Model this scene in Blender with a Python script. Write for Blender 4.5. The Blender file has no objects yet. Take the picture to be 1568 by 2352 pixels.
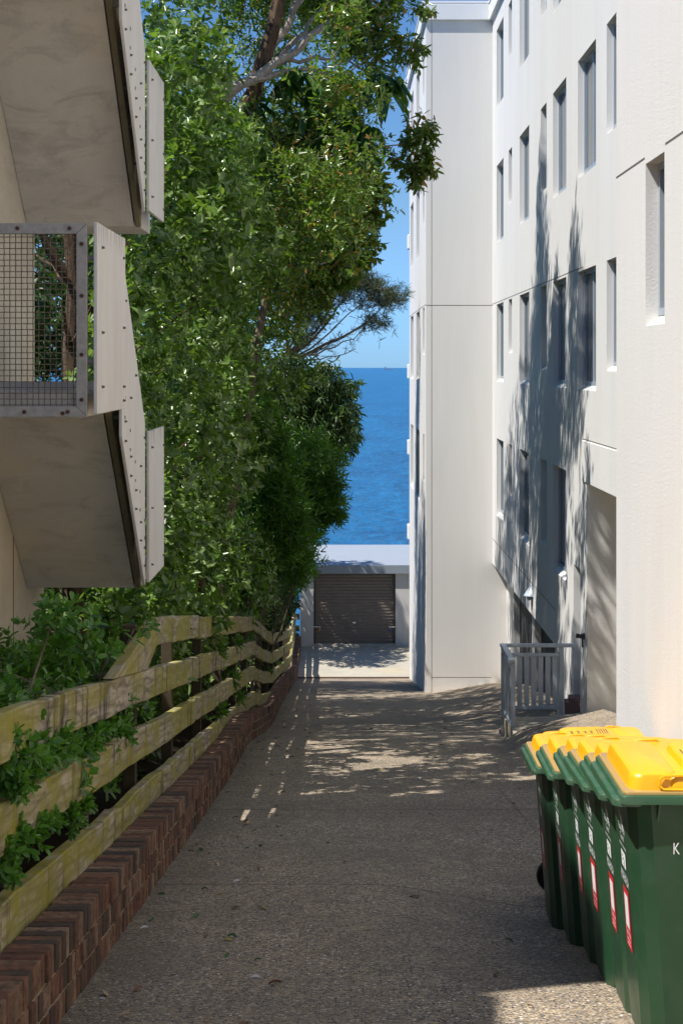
import bpy, bmesh, math, random
import numpy as np
from mathutils import Vector, Matrix, Quaternion
R = math.radians
random.seed(7)
sc = bpy.context.scene
COL = sc.collection

# ------------------------------------------------------------------ camera
cam = bpy.data.cameras.new('camera'); camo = bpy.data.objects.new('camera', cam); COL.objects.link(camo)
cam.sensor_fit = 'VERTICAL'; cam.sensor_height = 36.0; cam.lens = 50.27
cam.shift_y = -0.1421; cam.clip_start = 0.05; cam.clip_end = 80000
camo.location = (0, 0, 0); camo.rotation_euler = (R(90), 0, 0)
sc.camera = camo

# ------------------------------------------------------------------ sky, sun, exposure
SUN = Vector((-0.545, -0.27, 1.0)).normalized()
w = bpy.data.worlds.new('World'); sc.world = w; w.use_nodes = True
nt = w.node_tree; nt.nodes.clear()
sky = nt.nodes.new('ShaderNodeTexSky'); sky.sky_type = 'NISHITA'; sky.sun_disc = False
sky.sun_elevation = math.asin(SUN.z); sky.sun_rotation = math.atan2(SUN.x, SUN.y) % (2*math.pi)
sky.altitude = 30; sky.air_density = 1.0; sky.dust_density = 0.2; sky.ozone_density = 4.0
hs = nt.nodes.new('ShaderNodeHueSaturation'); hs.inputs['Saturation'].default_value = 1.12
tint = nt.nodes.new('ShaderNodeMixRGB'); tint.blend_type = 'MULTIPLY'; tint.inputs[0].default_value = 1.0
# clear maritime air: the horizon stays blue
wc = nt.nodes.new('ShaderNodeTexCoord'); wx = nt.nodes.new('ShaderNodeSeparateXYZ'); nt.links.new(wc.outputs['Generated'], wx.inputs[0])
wm = nt.nodes.new('ShaderNodeMapRange'); wm.inputs[1].default_value = 0.0; wm.inputs[2].default_value = 0.13; wm.interpolation_type = 'SMOOTHSTEP'; nt.links.new(wx.outputs[2], wm.inputs[0])
wt = nt.nodes.new('ShaderNodeMixRGB'); nt.links.new(wm.outputs[0], wt.inputs[0]); wt.inputs[1].default_value = (0.56, 1.06, 2.10, 1); wt.inputs[2].default_value = (0.95, 1.16, 1.40, 1)
nt.links.new(wt.outputs[0], tint.inputs[2])
bg = nt.nodes.new('ShaderNodeBackground'); bg.inputs[1].default_value = 0.068
wo = nt.nodes.new('ShaderNodeOutputWorld')
nt.links.new(sky.outputs[0], hs.inputs['Color']); nt.links.new(hs.outputs[0], tint.inputs[1])
nt.links.new(tint.outputs[0], bg.inputs[0]); nt.links.new(bg.outputs[0], wo.inputs[0])
sl = bpy.data.lights.new('sun', 'SUN'); sl.energy = 5.0; sl.angle = R(0.5); sl.color = (1.0, 0.965, 0.91)
so = bpy.data.objects.new('sun', sl); COL.objects.link(so)
so.rotation_euler = (-SUN).to_track_quat('-Z', 'Y').to_euler(); so.location = (-20, -12, 40)
sc.view_settings.view_transform = 'Standard'; sc.view_settings.look = 'None'
sc.view_settings.exposure = 0.46; sc.view_settings.gamma = 1.0
sc.render.engine = 'CYCLES'; sc.cycles.max_bounces = 7; sc.cycles.diffuse_bounces = 4; sc.cycles.transparent_max_bounces = 8
sc.cycles.use_denoising = True

# ------------------------------------------------------------------ helpers
def gh(X, D):
    """ground height of the driveway"""
    d = min(D, 41.3)
    z = -(1.74 + 0.176*d)
    z += 0.10*math.exp(-((D-18.6)/2.2)**2) - 0.10*math.exp(-((D-25.0)/3.0)**2)
    z += 0.12*math.exp(-((D-5.0)/1.1)**2)*max(0, min(1, (X-0.3)/0.7))
    z -= 0.15*math.exp(-((D-9.2)/1.7)**2)*max(0, min(1, (X-0.3)/0.9))
    if X > 2.0 and D > 22: z += 0.16*(X-2.0)*min(1, (D-22)/5)
    return z

def P(x, y, D):
    """a point at depth D given by where it was measured"""
    return Vector(((x-784)/3284*D, D, (842-y)/3284*D))

class MB:
    def __init__(s): s.v = []; s.f = []
    def add(s, vs, fs):
        o = len(s.v); s.v += [tuple(v) for v in vs]; s.f += [tuple(i+o for i in f) for f in fs]
    def quad(s, a, b, c, d): s.add([a, b, c, d], [(0, 1, 2, 3)])
    def box(s, x0, x1, y0, y1, z0, z1):
        s.add([(x0,y0,z0),(x1,y0,z0),(x1,y1,z0),(x0,y1,z0),(x0,y0,z1),(x1,y0,z1),(x1,y1,z1),(x0,y1,z1)],
              [(0,3,2,1),(4,5,6,7),(0,1,5,4),(1,2,6,5),(2,3,7,6),(3,0,4,7)])
    def prism(s, pts, ax, a, b):
        """polygon pts (2D) extruded along axis ax from a to b"""
        def m(p, t):
            if ax == 0: return (t, p[0], p[1])
            if ax == 1: return (p[0], t, p[1])
            return (p[0], p[1], t)
        n = len(pts)
        s.add([m(p, a) for p in pts]+[m(p, b) for p in pts],
              [tuple(range(n))[::-1], tuple(range(n, 2*n))]+[(i, (i+1) % n, n+(i+1) % n, n+i) for i in range(n)])
    def tube(s, pts, rad, n=6, cap=True):
        pts = [Vector(p) for p in pts]
        if not hasattr(rad, '__len__'): rad = [rad]*len(pts)
        rings = []
        prev = None
        for i, p in enumerate(pts):
            t = (pts[min(i+1, len(pts)-1)]-pts[max(i-1, 0)])
            if t.length < 1e-9: t = Vector((0, 0, 1))
            t.normalize()
            if prev is None:
                u = t.orthogonal().normalized()
            else:
                u = prev - t*prev.dot(t)
                if u.length < 1e-6: u = t.orthogonal()
                u.normalize()
            prev = u; vv = t.cross(u)
            rings.append([p+(u*math.cos(2*math.pi*k/n)+vv*math.sin(2*math.pi*k/n))*rad[i] for k in range(n)])
        vs = [q for r in rings for q in r]; fs = []
        for i in range(len(pts)-1):
            for k in range(n):
                fs.append((i*n+k, i*n+(k+1) % n, (i+1)*n+(k+1) % n, (i+1)*n+k))
        if cap:
            fs.append(tuple(range(n))[::-1]); fs.append(tuple((len(pts)-1)*n+k for k in range(n)))
        s.add(vs, fs)
    def loft(s, rings, cap=True):
        n = len(rings[0]); vs = [p for r in rings for p in r]; fs = []
        for i in range(len(rings)-1):
            for k in range(n):
                fs.append((i*n+k, i*n+(k+1) % n, (i+1)*n+(k+1) % n, (i+1)*n+k))
        if cap:
            fs.append(tuple(range(n))[::-1]); fs.append(tuple((len(rings)-1)*n+k for k in range(n)))
        s.add(vs, fs)
    def mesh(s, name, mat, smooth=False, bevel=0, seg=2, ang=35):
        me = bpy.data.meshes.new(name); me.from_pydata(s.v, [], s.f)
        bm = bmesh.new(); bm.from_mesh(me)
        bmesh.ops.recalc_face_normals(bm, faces=bm.faces)
        if bevel:
            es = [e for e in bm.edges if len(e.link_faces) == 2 and e.calc_face_angle(0) > R(25)]
            bmesh.ops.bevel(bm, geom=es, offset=bevel, segments=seg, affect='EDGES', profile=0.5, clamp_overlap=True)
        bm.to_mesh(me); bm.free()
        if smooth:
            for p in me.polygons: p.use_smooth = True
            try: me.set_sharp_from_angle(angle=R(ang))
            except Exception: pass
        if mat: me.materials.append(mat)
        return me
    def build(s, name, mat, parent=None, **k):
        return link(name, s.mesh(name, mat, **k), parent)

def link(name, me, parent=None):
    o = bpy.data.objects.new(name, me); COL.objects.link(o)
    if parent is not None: o.parent = parent
    return o
def thing(name, label, cat, loc=(0, 0, 0), group=None, rot=0):
    o = bpy.data.objects.new(name, None); COL.objects.link(o); o.location = loc; o.rotation_euler = (0, 0, rot)
    o.empty_display_size = .1
    o['label'] = label; o['category'] = cat
    if group: o['group'] = group
    return o
def tag(o, label, cat, group=None):
    o['label'] = label; o['category'] = cat
    if group: o['group'] = group
    return o
def struct(o, kind='structure'):
    o['kind'] = kind; return o
def shift(mb, loc):
    mb.v = [(a-loc[0], b-loc[1], c-loc[2]) for a, b, c in mb.v]; return mb

# ------------------------------------------------------------------ materials
class N:
    """tiny node builder"""
    def __init__(s, name):
        s.m = bpy.data.materials.new(name); s.m.use_nodes = True; s.t = s.m.node_tree; s.t.nodes.clear()
        s.out = s.t.nodes.new('ShaderNodeOutputMaterial')
        s.p = s.t.nodes.new('ShaderNodeBsdfPrincipled'); s.t.links.new(s.p.outputs[0], s.out.inputs[0])
    def n(s, typ, **k):
        x = s.t.nodes.new('ShaderNode'+typ)
        for a, b in k.items(): setattr(x, a, b)
        return x
    def set(s, sock, v):
        if hasattr(v, 'is_output') or isinstance(v, bpy.types.NodeSocket): s.t.links.new(v, sock)
        else:
            if isinstance(v, tuple) and len(v) == 3 and sock.type == 'RGBA': v = (*v, 1)
            sock.default_value = v
    def coord(s, kind='Object', scale=(1, 1, 1)):
        if kind == 'Position': c = s.n('NewGeometry').outputs['Position']
        else: c = s.n('TexCoord').outputs[kind]
        mp = s.n('Mapping'); s.set(mp.inputs[0], c); mp.inputs['Scale'].default_value = scale
        return mp.outputs[0]
    def noise(s, vec, scale, detail=4, rough=.55, dist=0):
        x = s.n('TexNoise'); s.set(x.inputs['Vector'], vec); x.inputs['Scale'].default_value = scale
        x.inputs['Detail'].default_value = detail; x.inputs['Roughness'].default_value = rough; x.inputs['Distortion'].default_value = dist
        return x.outputs['Fac']
    def vor(s, vec, scale, out='Distance', feature='F1', rnd=1):
        x = s.n('TexVoronoi'); x.feature = feature; s.set(x.inputs['Vector'], vec); x.inputs['Scale'].default_value = scale
        x.inputs['Randomness'].default_value = rnd
        return x.outputs[out]
    def ramp(s, fac, stops, interp='LINEAR'):
        x = s.n('ValToRGB'); s.set(x.inputs[0], fac); cr = x.color_ramp; cr.interpolation = interp
        while len(cr.elements) < len(stops): cr.elements.new(.5)
        for e, (p, c) in zip(cr.elements, stops):
            e.position = p; e.color = (*c, 1) if isinstance(c, tuple) else (c, c, c, 1)
        return x.outputs[0]
    def mix(s, fac, a, b, mode='MIX'):
        x = s.n('MixRGB'); x.blend_type = mode; s.set(x.inputs[0], fac); s.set(x.inputs[1], a); s.set(x.inputs[2], b)
        return x.outputs[0]
    def math(s, op, a, b=0.0):
        x = s.n('Math'); x.operation = op; s.set(x.inputs[0], a); s.set(x.inputs[1], b); return x.outputs[0]
    def island(s): return s.n('NewGeometry').outputs['Random Per Island']
    def objrnd(s): return s.n('ObjectInfo').outputs['Random']
    def bump(s, h, strength=.3, dist=.01):
        x = s.n('Bump'); s.set(x.inputs['Height'], h); x.inputs['Strength'].default_value = strength; x.inputs['Distance'].default_value = dist
        s.t.links.new(x.outputs[0], s.p.inputs['Normal']); return x
    def fin(s, col=None, rough=.6, metal=0, spec=.5):
        if col is not None: s.set(s.p.inputs['Base Color'], col)
        s.set(s.p.inputs['Roughness'], rough); s.p.inputs['Metallic'].default_value = metal
        s.p.inputs['Specular IOR Level'].default_value = spec
        return s.m

def m_plain(name, col, rough=.5, metal=0, var=.12, scale=8, spec=.5):
    a = N(name); v = a.coord('Object')
    n = a.noise(v, scale, 5)
    c = a.mix(n, tuple(x*(1-var) for x in col), tuple(min(1, x*(1+var)) for x in col))
    a.bump(a.noise(v, scale*9, 3), .05, .004)
    return a.fin(c, rough, metal, spec)

def m_stucco(name, col, dirt=.12):
    a = N(name); v = a.coord('Position')
    big = a.noise(v, .5, 4)
    st = a.noise(a.coord('Position', (1.0, 1.0, .10)), 1.6, 4, .6, .6)
    c = a.mix(a.ramp(st, [(.42, 0.0), (.80, .7)]), col, tuple(x*(1-dirt) for x in col))
    c = a.mix(a.math('MULTIPLY', big, .5), c, (col[0]*.97, col[1]*.94, col[2]*.88))
    g = a.noise(v, 55, 3, .6); g2 = a.noise(v, 190, 2, .6)
    c = a.mix(a.ramp(g2, [(.35, .22), (.6, 0.0)]), c, tuple(x*.8 for x in col))
    a.bump(a.math('ADD', g, g2), .55, .006)
    return a.fin(c, .9, 0, .2)

def m_concrete(name, col, dark=.45):
    a = N(name); v = a.coord('Position')
    n1 = a.noise(v, 1.1, 7, .66, .5); n2 = a.noise(a.coord('Position', (1, 1.0, 2.6)), 2.6, 8, .70, .9)
    c = a.mix(a.ramp(n1, [(.3, 0.0), (.7, 1.0)]), tuple(x*.80 for x in col), col)
    c = a.mix(a.ramp(n2, [(.50, 0.0), (.76, .8)]), c, tuple(x*dark for x in col))
    pit = a.vor(v, 26)
    c = a.mix(a.ramp(pit, [(.03, .9), (.07, 0.0)]), c, tuple(x*.3 for x in col))
    warm = a.noise(v, .7, 3)
    c = a.mix(a.ramp(warm, [(.5, 0.0), (.72, .45)]), c, (col[0]*1.15, col[1]*1.0, col[2]*.72))
    a.bump(a.noise(v, 45, 5, .6), .3, .006)
    return a.fin(c, .85, 0, .25)

def m_aggregate():
    a = N('exposed_aggregate'); v = a.coord('Position')
    vc = a.vor(v, 70, 'Color'); sep = a.n('SeparateColor'); a.set(sep.inputs[0], vc)
    peb = a.ramp(sep.outputs[0], [(0, (.025, .027, .036)), (.22, (.11, .112, .12)), (.40, (.36, .285, .20)), (.58, (.55, .44, .315)), (.74, (.14, .145, .165)), (.89, (.68, .56, .41)), (.97, (.90, .85, .77))], 'CONSTANT')
    vd = a.vor(v, 70)
    c = a.mix(a.ramp(vd, [(.36, 0.0), (.68, 1.0)]), peb, (.35, .27, .18))
    n = a.noise(v, .9, 5, .6)
    c = a.mix(a.ramp(n, [(.35, .55), (.62, 0.0)]), c, (.16, .135, .105))
    n3 = a.noise(v, 5.5, 4, .6)
    c = a.mix(a.ramp(n3, [(.55, 0.0), (.75, .4)]), c, (.56, .45, .30))
    # joints across the slab
    sx = a.n('SeparateXYZ'); a.set(sx.inputs[0], v)
    wob = a.math('MULTIPLY', a.math('SUBTRACT', a.noise(v, 3, 3), .5), .03)
    y = a.math('ADD', sx.outputs[1], wob); j = None
    for d in (5.7, 9.35, 13.0, 16.7, 20.4, 25.4, 29.5, 34.0):
        k = a.math('LESS_THAN', a.math('ABSOLUTE', a.math('SUBTRACT', y, d)), .009)
        j = k if j is None else a.math('MAXIMUM', j, k)
    c = a.mix(a.math('MULTIPLY', j, .75), c, (.03, .026, .022))
    # moss and dirt along the brick edge
    ed = a.ramp(sx.outputs[0], [(0, 0.0), (1, 0.0)])
    edge = a.math('SUBTRACT', 1.0, a.math('MULTIPLY', a.math('ADD', sx.outputs[0], 1.25), 2.2))
    em = a.math('MULTIPLY', a.math('MAXIMUM', edge, 0.0), a.noise(v, 6, 5, .7))
    c = a.mix(a.math('MINIMUM', em, .75), c, (.07, .062, .035))
    a.bump(a.math('ADD', a.math('MULTIPLY', vd, -1.0), a.math('MULTIPLY', a.noise(v, 300, 2), .4)), .55, .008)
    return a.fin(c, .8, 0, .3)

def m_wood():
    a = N('weathered_sleeper'); 
    tc = a.n('TexCoord').outputs['Object']
    off = a.n('VectorMath'); off.operation = 'ADD'; a.set(off.inputs[0], tc)
    cmb = a.n('CombineXYZ'); r = a.math('MULTIPLY', a.objrnd(), 37.0)
    for i in range(3): a.set(cmb.inputs[i], r)
    a.set(off.inputs[1], cmb.outputs[0]); V = off.outputs[0]
    def mp(sc_):
        m = a.n('Mapping'); a.set(m.inputs[0], V); m.inputs['Scale'].default_value = sc_; return m.outputs[0]
    grain = a.noise(mp((24, 1.1, 24)), 1.0, 8, .66, .9)
    fig = a.n('TexWave'); fig.wave_type = 'BANDS'; fig.bands_direction = 'Z'; a.set(fig.inputs['Vector'], mp((1, .55, 1)))
    fig.inputs['Scale'].default_value = 3.2; fig.inputs['Distortion'].default_value = 14; fig.inputs['Detail'].default_value = 4; fig.inputs['Detail Scale'].default_value = .9
    c = a.mix(a.ramp(grain, [(.3, 0.0), (.7, 1.0)]), (.15, .12, .085), (.62, .54, .42))
    c = a.mix(a.ramp(fig.outputs['Fac'], [(.0, .55), (.35, 0.0)]), c, (.11, .085, .06))
    stain = a.noise(mp((1, 4.2, .45)), 1.0, 6, .7, .3)
    c = a.mix(a.ramp(stain, [(.36, .92), (.47, 0.0)]), c, (.045, .034, .024))
    moss = a.noise(mp((3, 1.0, 1.8)), 1.5, 6, .68, .5)
    mossf = a.noise(mp((14, 9, 5)), 1.0, 4, .7)
    c = a.mix(a.math('MULTIPLY', a.ramp(moss, [(.40, 0.0), (.55, .92)]), a.ramp(mossf, [(.3, .35), (.6, 1.0)])), c, (.30, .275, .035))
    a.bump(a.math('ADD', grain, a.math('MULTIPLY', fig.outputs['Fac'], .3)), .25, .003)
    return a.fin(c, .85, 0, .2)

def m_brick():
    a = N('clinker_brick'); v = a.coord('Position'); i = a.island()
    c = a.ramp(i, [(0, (.17, .08, .052)), (.18, (.24, .115, .072)), (.36, (.12, .078, .058)), (.5, (.26, .15, .095)), (.66, (.085, .062, .05)), (.78, (.32, .21, .14)), (.9, (.18, .082, .055))], 'CONSTANT')
    n = a.noise(v, 22, 5, .65)
    c = a.mix(a.ramp(n, [(.35, .75), (.6, 0.0)]), c, (.04, .032, .027))
    m = a.noise(v, 4, 4, .6)
    c = a.mix(a.ramp(m, [(.55, 0.0), (.75, .5)]), c, (.12, .10, .05))
    a.bump(a.noise(v, 90, 4, .65), .6, .006)
    return a.fin(c, .85, 0, .25)

def m_leaf(name, cols, trans=.28, rough=.42, tcol=None, spec=.5):
    a = N(name); i = a.island()
    k = len(cols)-1
    c = a.ramp(i, [(q/k, cc) for q, cc in enumerate(cols)])
    a.fin(c, rough, 0, spec)
    tr = a.n('BsdfTranslucent')
    tc = a.mix(1.0, c, tcol or (1.7, 1.9, .55), 'MULTIPLY'); a.set(tr.inputs[0], tc)
    mx = a.n('MixShader'); mx.inputs[0].default_value = trans
    a.t.links.new(a.p.outputs[0], mx.inputs[1]); a.t.links.new(tr.outputs[0], mx.inputs[2]); a.t.links.new(mx.outputs[0], a.out.inputs[0])
    return a.m

def m_bark(name, c1, c2, sc_=(9, 9, 2.0)):
    a = N(name); n = a.noise(a.coord('Position', sc_), 1.5, 7, .7, 1.0)
    c = a.mix(a.ramp(n, [(.35, 0.0), (.65, 1.0)]), c1, c2)
    a.bump(n, .8, .02); return a.fin(c, .9, 0, .2)

def m_sea():
    a = N('sea_water'); v = a.coord('Position', (1, .42, 1))
    n1 = a.noise(v, .045, 6, .62, .6); n2 = a.noise(v, .42, 6, .72, .5); n3 = a.noise(a.coord('Position', (.25, 1, 1)), .004, 3)
    h = a.math('ADD', a.math('MULTIPLY', n1, 3.2), a.math('MULTIPLY', n2, 1.2))
    c = a.mix(a.ramp(n1, [(.35, 0.0), (.65, 1.0)]), (.002, .058, .17), (.006, .16, .36))
    c = a.mix(a.ramp(n2, [(.42, 0.0), (.62, .75)]), c, (.012, .21, .46))
    c = a.mix(a.math('MULTIPLY', n3, .5), c, (.002, .045, .15))
    a.bump(h, 1.0, 1.6)
    a.p.inputs['IOR'].default_value = 1.33
    return a.fin(c, .28, 0, .30)

M = {}
M['stucco'] = m_stucco('white_stucco', (.75, .735, .71), .14)
M['stucco_g'] = m_stucco('garage_render', (.62, .60, .57), .2)
M['capwhite'] = m_stucco('parapet_paint', (.80, .81, .82), .12)
M['conc'] = m_concrete('stair_concrete', (.68, .645, .58), .48)
M['mossy'] = m_concrete('mossy_concrete', (.24, .205, .13), .35)
M['conc_wall'] = m_concrete('wall_concrete', (.66, .60, .50), .65)
M['conc_pad'] = m_concrete('pad_concrete', (.46, .42, .34), .7)
M['agg'] = m_aggregate(); M['wood'] = m_wood(); M['brick'] = m_brick()
M['mortar'] = m_plain('mortar', (.36, .29, .20), .9, 0, .3, 30, .2)
M['soil'] = m_plain('dark_soil', (.035, .027, .018), .95, 0, .5, 12, .1)
M['grey_steel'] = m_plain('galvanised_steel', (.40, .375, .34), .6, .15, .4, 25)
M['rust'] = m_plain('rusty_bolt', (.10, .05, .03), .75, .2, .5, 60)
M['mesh'] = m_plain('rusty_wire', (.19, .155, .11), .6, .4, .45, 30)
M['bolt'] = m_plain('dark_bolt', (.17, .15, .125), .55, .5, .3, 60)
M['alu'] = m_plain('pale_aluminium_paint', (.45, .51, .57), .35, .1, .06, 10)
M['winframe'] = m_plain('window_frame_paint', (.40, .45, .50), .35, .3, .08, 10)
M['dark'] = m_plain('dark_interior', (.035, .037, .042), .8, 0, .3, 3)
M['joint'] = m_plain('dark_joint', (.13, .115, .10), .9, 0, .3, 30)  # plain dark colour of the joints and grooves
M['black'] = m_plain('black_plastic', (.012, .012, .013), .4, 0, .2, 20)
M['door_brown'] = m_plain('roller_door_paint', (.20, .165, .135), .45, 0, .12, 6)
M['roofgrey'] = m_plain('garage_roof_membrane', (.29, .325, .37), .7, 0, .07, 1.5)
M['fascia'] = m_plain('fascia_paint', (.26, .30, .33), .55, 0, .1, 4)
M['white'] = m_plain('white_print', (.82, .83, .83), .5, 0, .04, 30)
M['red'] = m_plain('red_sticker', (.62, .018, .032), .4, 0, .1, 20)
M['ink'] = m_plain('dark_ink', (.05, .05, .06), .6, 0, .2, 40)
M['chrome'] = m_plain('bright_latch', (.72, .73, .74), .25, .8, .1, 30)
M['brass'] = m_plain('brass_padlock', (.42, .25, .10), .35, .8, .15, 40)
M['blue'] = m_plain('blue_padlock', (.02, .06, .30), .4, 0, .1, 40)
M['tile'] = m_plain('purple_brown_paver', (.20, .115, .105), .75, 0, .2, 12)
M['bark'] = m_bark('rough_dark_bark', (.035, .022, .014), (.15, .095, .06))
M['limb'] = m_bark('pale_grey_bark', (.20, .165, .13), (.42, .37, .31), (14, 14, 5))
M['twig'] = m_bark('twig_bark', (.13, .10, .07), (.26, .20, .14))
M['sea'] = m_sea()
def glass():
    a = N('window_glass'); a.p.inputs['IOR'].default_value = 1.5
    v = a.coord('Object'); a.bump(a.noise(v, 1.2, 2), .02, .02)
    return a.fin(a.ramp(a.objrnd(), [(0, (.05, .06, .07)), (.4, (.14, .155, .16)), (.7, (.09, .10, .11)), (1, (.24, .25, .25))]), .07, 0, .8)
M['glass'] = glass()
def panel():
    a = N('fibre_cement_panel'); v = a.coord('Position', (1.6, 1.6, .35)); n = a.noise(v, 2.0, 6, .65, .5)
    c = a.mix(a.ramp(n, [(.42, 0.0), (.72, .5)]), (.70, .68, .64), (.56, .51, .44))
    t = a.n('TexCoord').outputs['Generated']; s = a.n('SeparateXYZ'); a.set(s.inputs[0], t)
    dr = a.noise(a.coord('Position', (30, 30, 1.2)), 1.0, 5, .7)
    top = a.ramp(s.outputs[2], [(.86, 0.0), (1.0, 1.0)]); 
    c = a.mix(a.math('MULTIPLY', top, a.ramp(dr, [(.48, 0.0), (.66, .85)])), c, (.08, .07, .055))
    a.bump(a.noise(a.coord('Position'), 60, 3), .1, .004); return a.fin(c, .8, 0, .25)
M['panel'] = panel()
def plastic(name, col, dirt):
    a = N(name); v = a.coord('Object'); n = a.noise(v, 7, 6, .65); n2 = a.noise(v, 60, 4, .7)
    c = a.mix(a.ramp(n, [(.5, 0.0), (.8, .35)]), col, dirt)
    c = a.mix(a.ramp(n2, [(.66, 0.0), (.74, .35)]), c, dirt)
    a.bump(n2, .06, .003); return a.fin(c, a.ramp(n, [(.3, .28), (.7, .45)]), 0, .5)
M['green'] = plastic('green_bin_plastic', (.016, .062, .026), (.075, .10, .07))
M['greenrim'] = plastic('worn_green_rim', (.028, .085, .04), (.20, .23, .18))
M['yellow'] = plastic('yellow_lid_plastic', (.80, .385, .005), (.66, .34, .05))
M['yellowdust'] = plastic('dusty_yellow_plastic', (.36, .235, .075), (.28, .22, .13))

G1, G2, G3 = (.06, .115, .018), (.115, .20, .032), (.17, .26, .065)
M['lf_fig'] = m_leaf('fig_leaf', [G1, (.06, .11, .02), G2, G3, (.22, .29, .12), (.09, .16, .028)], .30, .28)
M['lf_shrub'] = m_leaf('shrub_leaf', [(.05, .135, .022), (.085, .21, .034), (.14, .29, .055), (.07, .18, .035)], .34, .30)
M['lf_pilly'] = m_leaf('lilly_pilly_leaf', [(.065, .115, .018), (.12, .19, .028), (.18, .24, .045), (.07, .13, .022), (.12, .20, .035), (.08, .14, .026), (.15, .21, .04), (.07, .125, .025), (.10, .17, .03), (.36, .19, .06)], .36, .26)
M['lf_umb'] = m_leaf('umbrella_leaf', [(.022, .075, .018), (.04, .11, .025), (.085, .15, .03)], .30, .28)
M['lf_ole'] = m_leaf('oleander_leaf', [(.045, .12, .02), (.08, .19, .03), (.14, .26, .045), (.06, .15, .025)], .36, .30)
M['lf_euc'] = m_leaf('gum_leaf', [(.04, .085, .026), (.07, .125, .038), (.11, .17, .05)], .30, .32)
M['lf_pine'] = m_leaf('casuarina_needle', [(.03, .055, .022), (.05, .08, .035), (.09, .085, .04)], .15, .6)
M['lf_back'] = m_leaf('dense_leaf', [(.02, .05, .012), (.035, .08, .018), (.06, .12, .025)], .22, .4)
# ================================================================== SETTING
def grid(xs, ys, fz):
    mb = MB(); nx = len(xs)
    mb.v = [(x, y, fz(x, y)) for y in ys for x in xs]
    mb.f = [(j*nx+i, j*nx+i+1, (j+1)*nx+i+1, (j+1)*nx+i) for j in range(len(ys)-1) for i in range(nx-1)]
    return mb
XB = -1.21                    # front of the brick edging
rx = [XB-.1+i*.19 for i in range(29)]
ry = [-5+i*.3 for i in range(int(46.2/.3))] + [41.18]
o = struct(grid(rx, ry, gh).build('driveway', M['agg'], smooth=True))
def padz(x, y): return -9.01 + .012*math.sin(x*3+y)
o = struct(grid([-1.6+i*.3 for i in range(30)], [41.42+i*.3 for i in range(17)], padz).build('concrete_pad', M['conc_pad'], smooth=True))

def gardz(x, y):
    base = gh(-1.3, max(y, -5)) if y < 46 else -9.01
    t = min(1, max(0, (-1.40-x)/1.5))
    z = base + .25 + .55*t
    if y > 47: z -= (y-47)**1.25*.75
    return max(z, -33)
def lowz(x, y):
    base = gh(0, max(y, -5)) - .35
    if y > 53: base -= (y-53)*2.2
    return max(base, -34)
gx = [-40, -30, -22, -16, -12, -9, -7, -5.5, -4.5, -3.6, -3, -2.5, -2.1, -1.8, -1.5, -1.39]
gy = [-30, -20, -12, -8]+[-6+i*1.0 for i in range(70)]+[66, 72, 80, 95]
struct(grid(gx, gy, gardz).build('garden_ground', M['soil'], smooth=True))
struct(grid([-1.39, -.5, 1, 3, 6, 12, 20, 40], gy, lowz).build('cliff_ground', M['soil'], smooth=True))
sea = MB(); sea.quad((-30000, 40, -30), (30000, 40, -30), (30000, 32000, -30), (-30000, 32000, -30))
struct(sea.build('sea', M['sea']))

# drain grate across the drive
t = thing('drain_grate', 'rusty slotted drain channel across the driveway before the pale concrete apron', 'drain', (0, 41.3, -9.0))
mb = MB(); mb.box(-1.30, 2.2, -.12, .12, -.16, -.09); mb.build('channel', M['dark'], t)
mb = MB(); mb.box(-1.30, 2.2, -.125, -.09, -.10, .012); mb.box(-1.30, 2.2, .09, .125, -.10, .012)
x = -1.27
while x < 2.18:
    mb.box(x, x+.03, -.09, .09, -.03, .008); x += .058
mb.build('grille', m_plain('rusty_iron', (.16, .10, .07), .7, .5, .4, 20), t)

# ================================================================== APARTMENT BUILDING (right)
XN, XM, XF = 2.10, 3.50, 1.96
DN, DC, DE = 10.94, 33.2, 41.3
ROOF, BOT = 8.03, -12.0
bld = thing('apartment_building', 'long white rendered apartment building with narrow recessed windows on four storeys', 'apartment building', (XM, 22, -5))
def B(mb): return shift(mb, (XM, 22, -5))
HEAD = {'A': 7.58, 'B': 4.52, 'C': 1.40, 'D': -1.62}
SL = {'long': 1.74, 'mid': 1.46, 'short': 1.12}
cols_main = [(30.95, 32.3, 'long', 'ABCD'), (29.4, 30.0, 'short', 'ABCD'), (26.7, 28.15, 'long', 'ABCD'), (24.45, 25.15, 'mid', 'ABCD'),
             (22.3, 23.7, 'long', 'ABCD'), (19.7, 21.2, 'long', 'ABC'), (17.95, 18.9, 'mid', 'ABC'), (14.5, 16.0, 'long', 'ABC'), (12.0, 12.7, 'mid', 'ABC')]
wins = []      # (X, D0, D1, z0, z1, r)
def ops(X, cols, r=.10):
    out = []
    for d0, d1, k, rows in cols:
        for q in rows:
            out.append((d0, d1, HEAD[q]-SL[k], HEAD[q], r, True)); wins.append((X, d0, d1, HEAD[q]-SL[k], HEAD[q], r))
    return out
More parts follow.
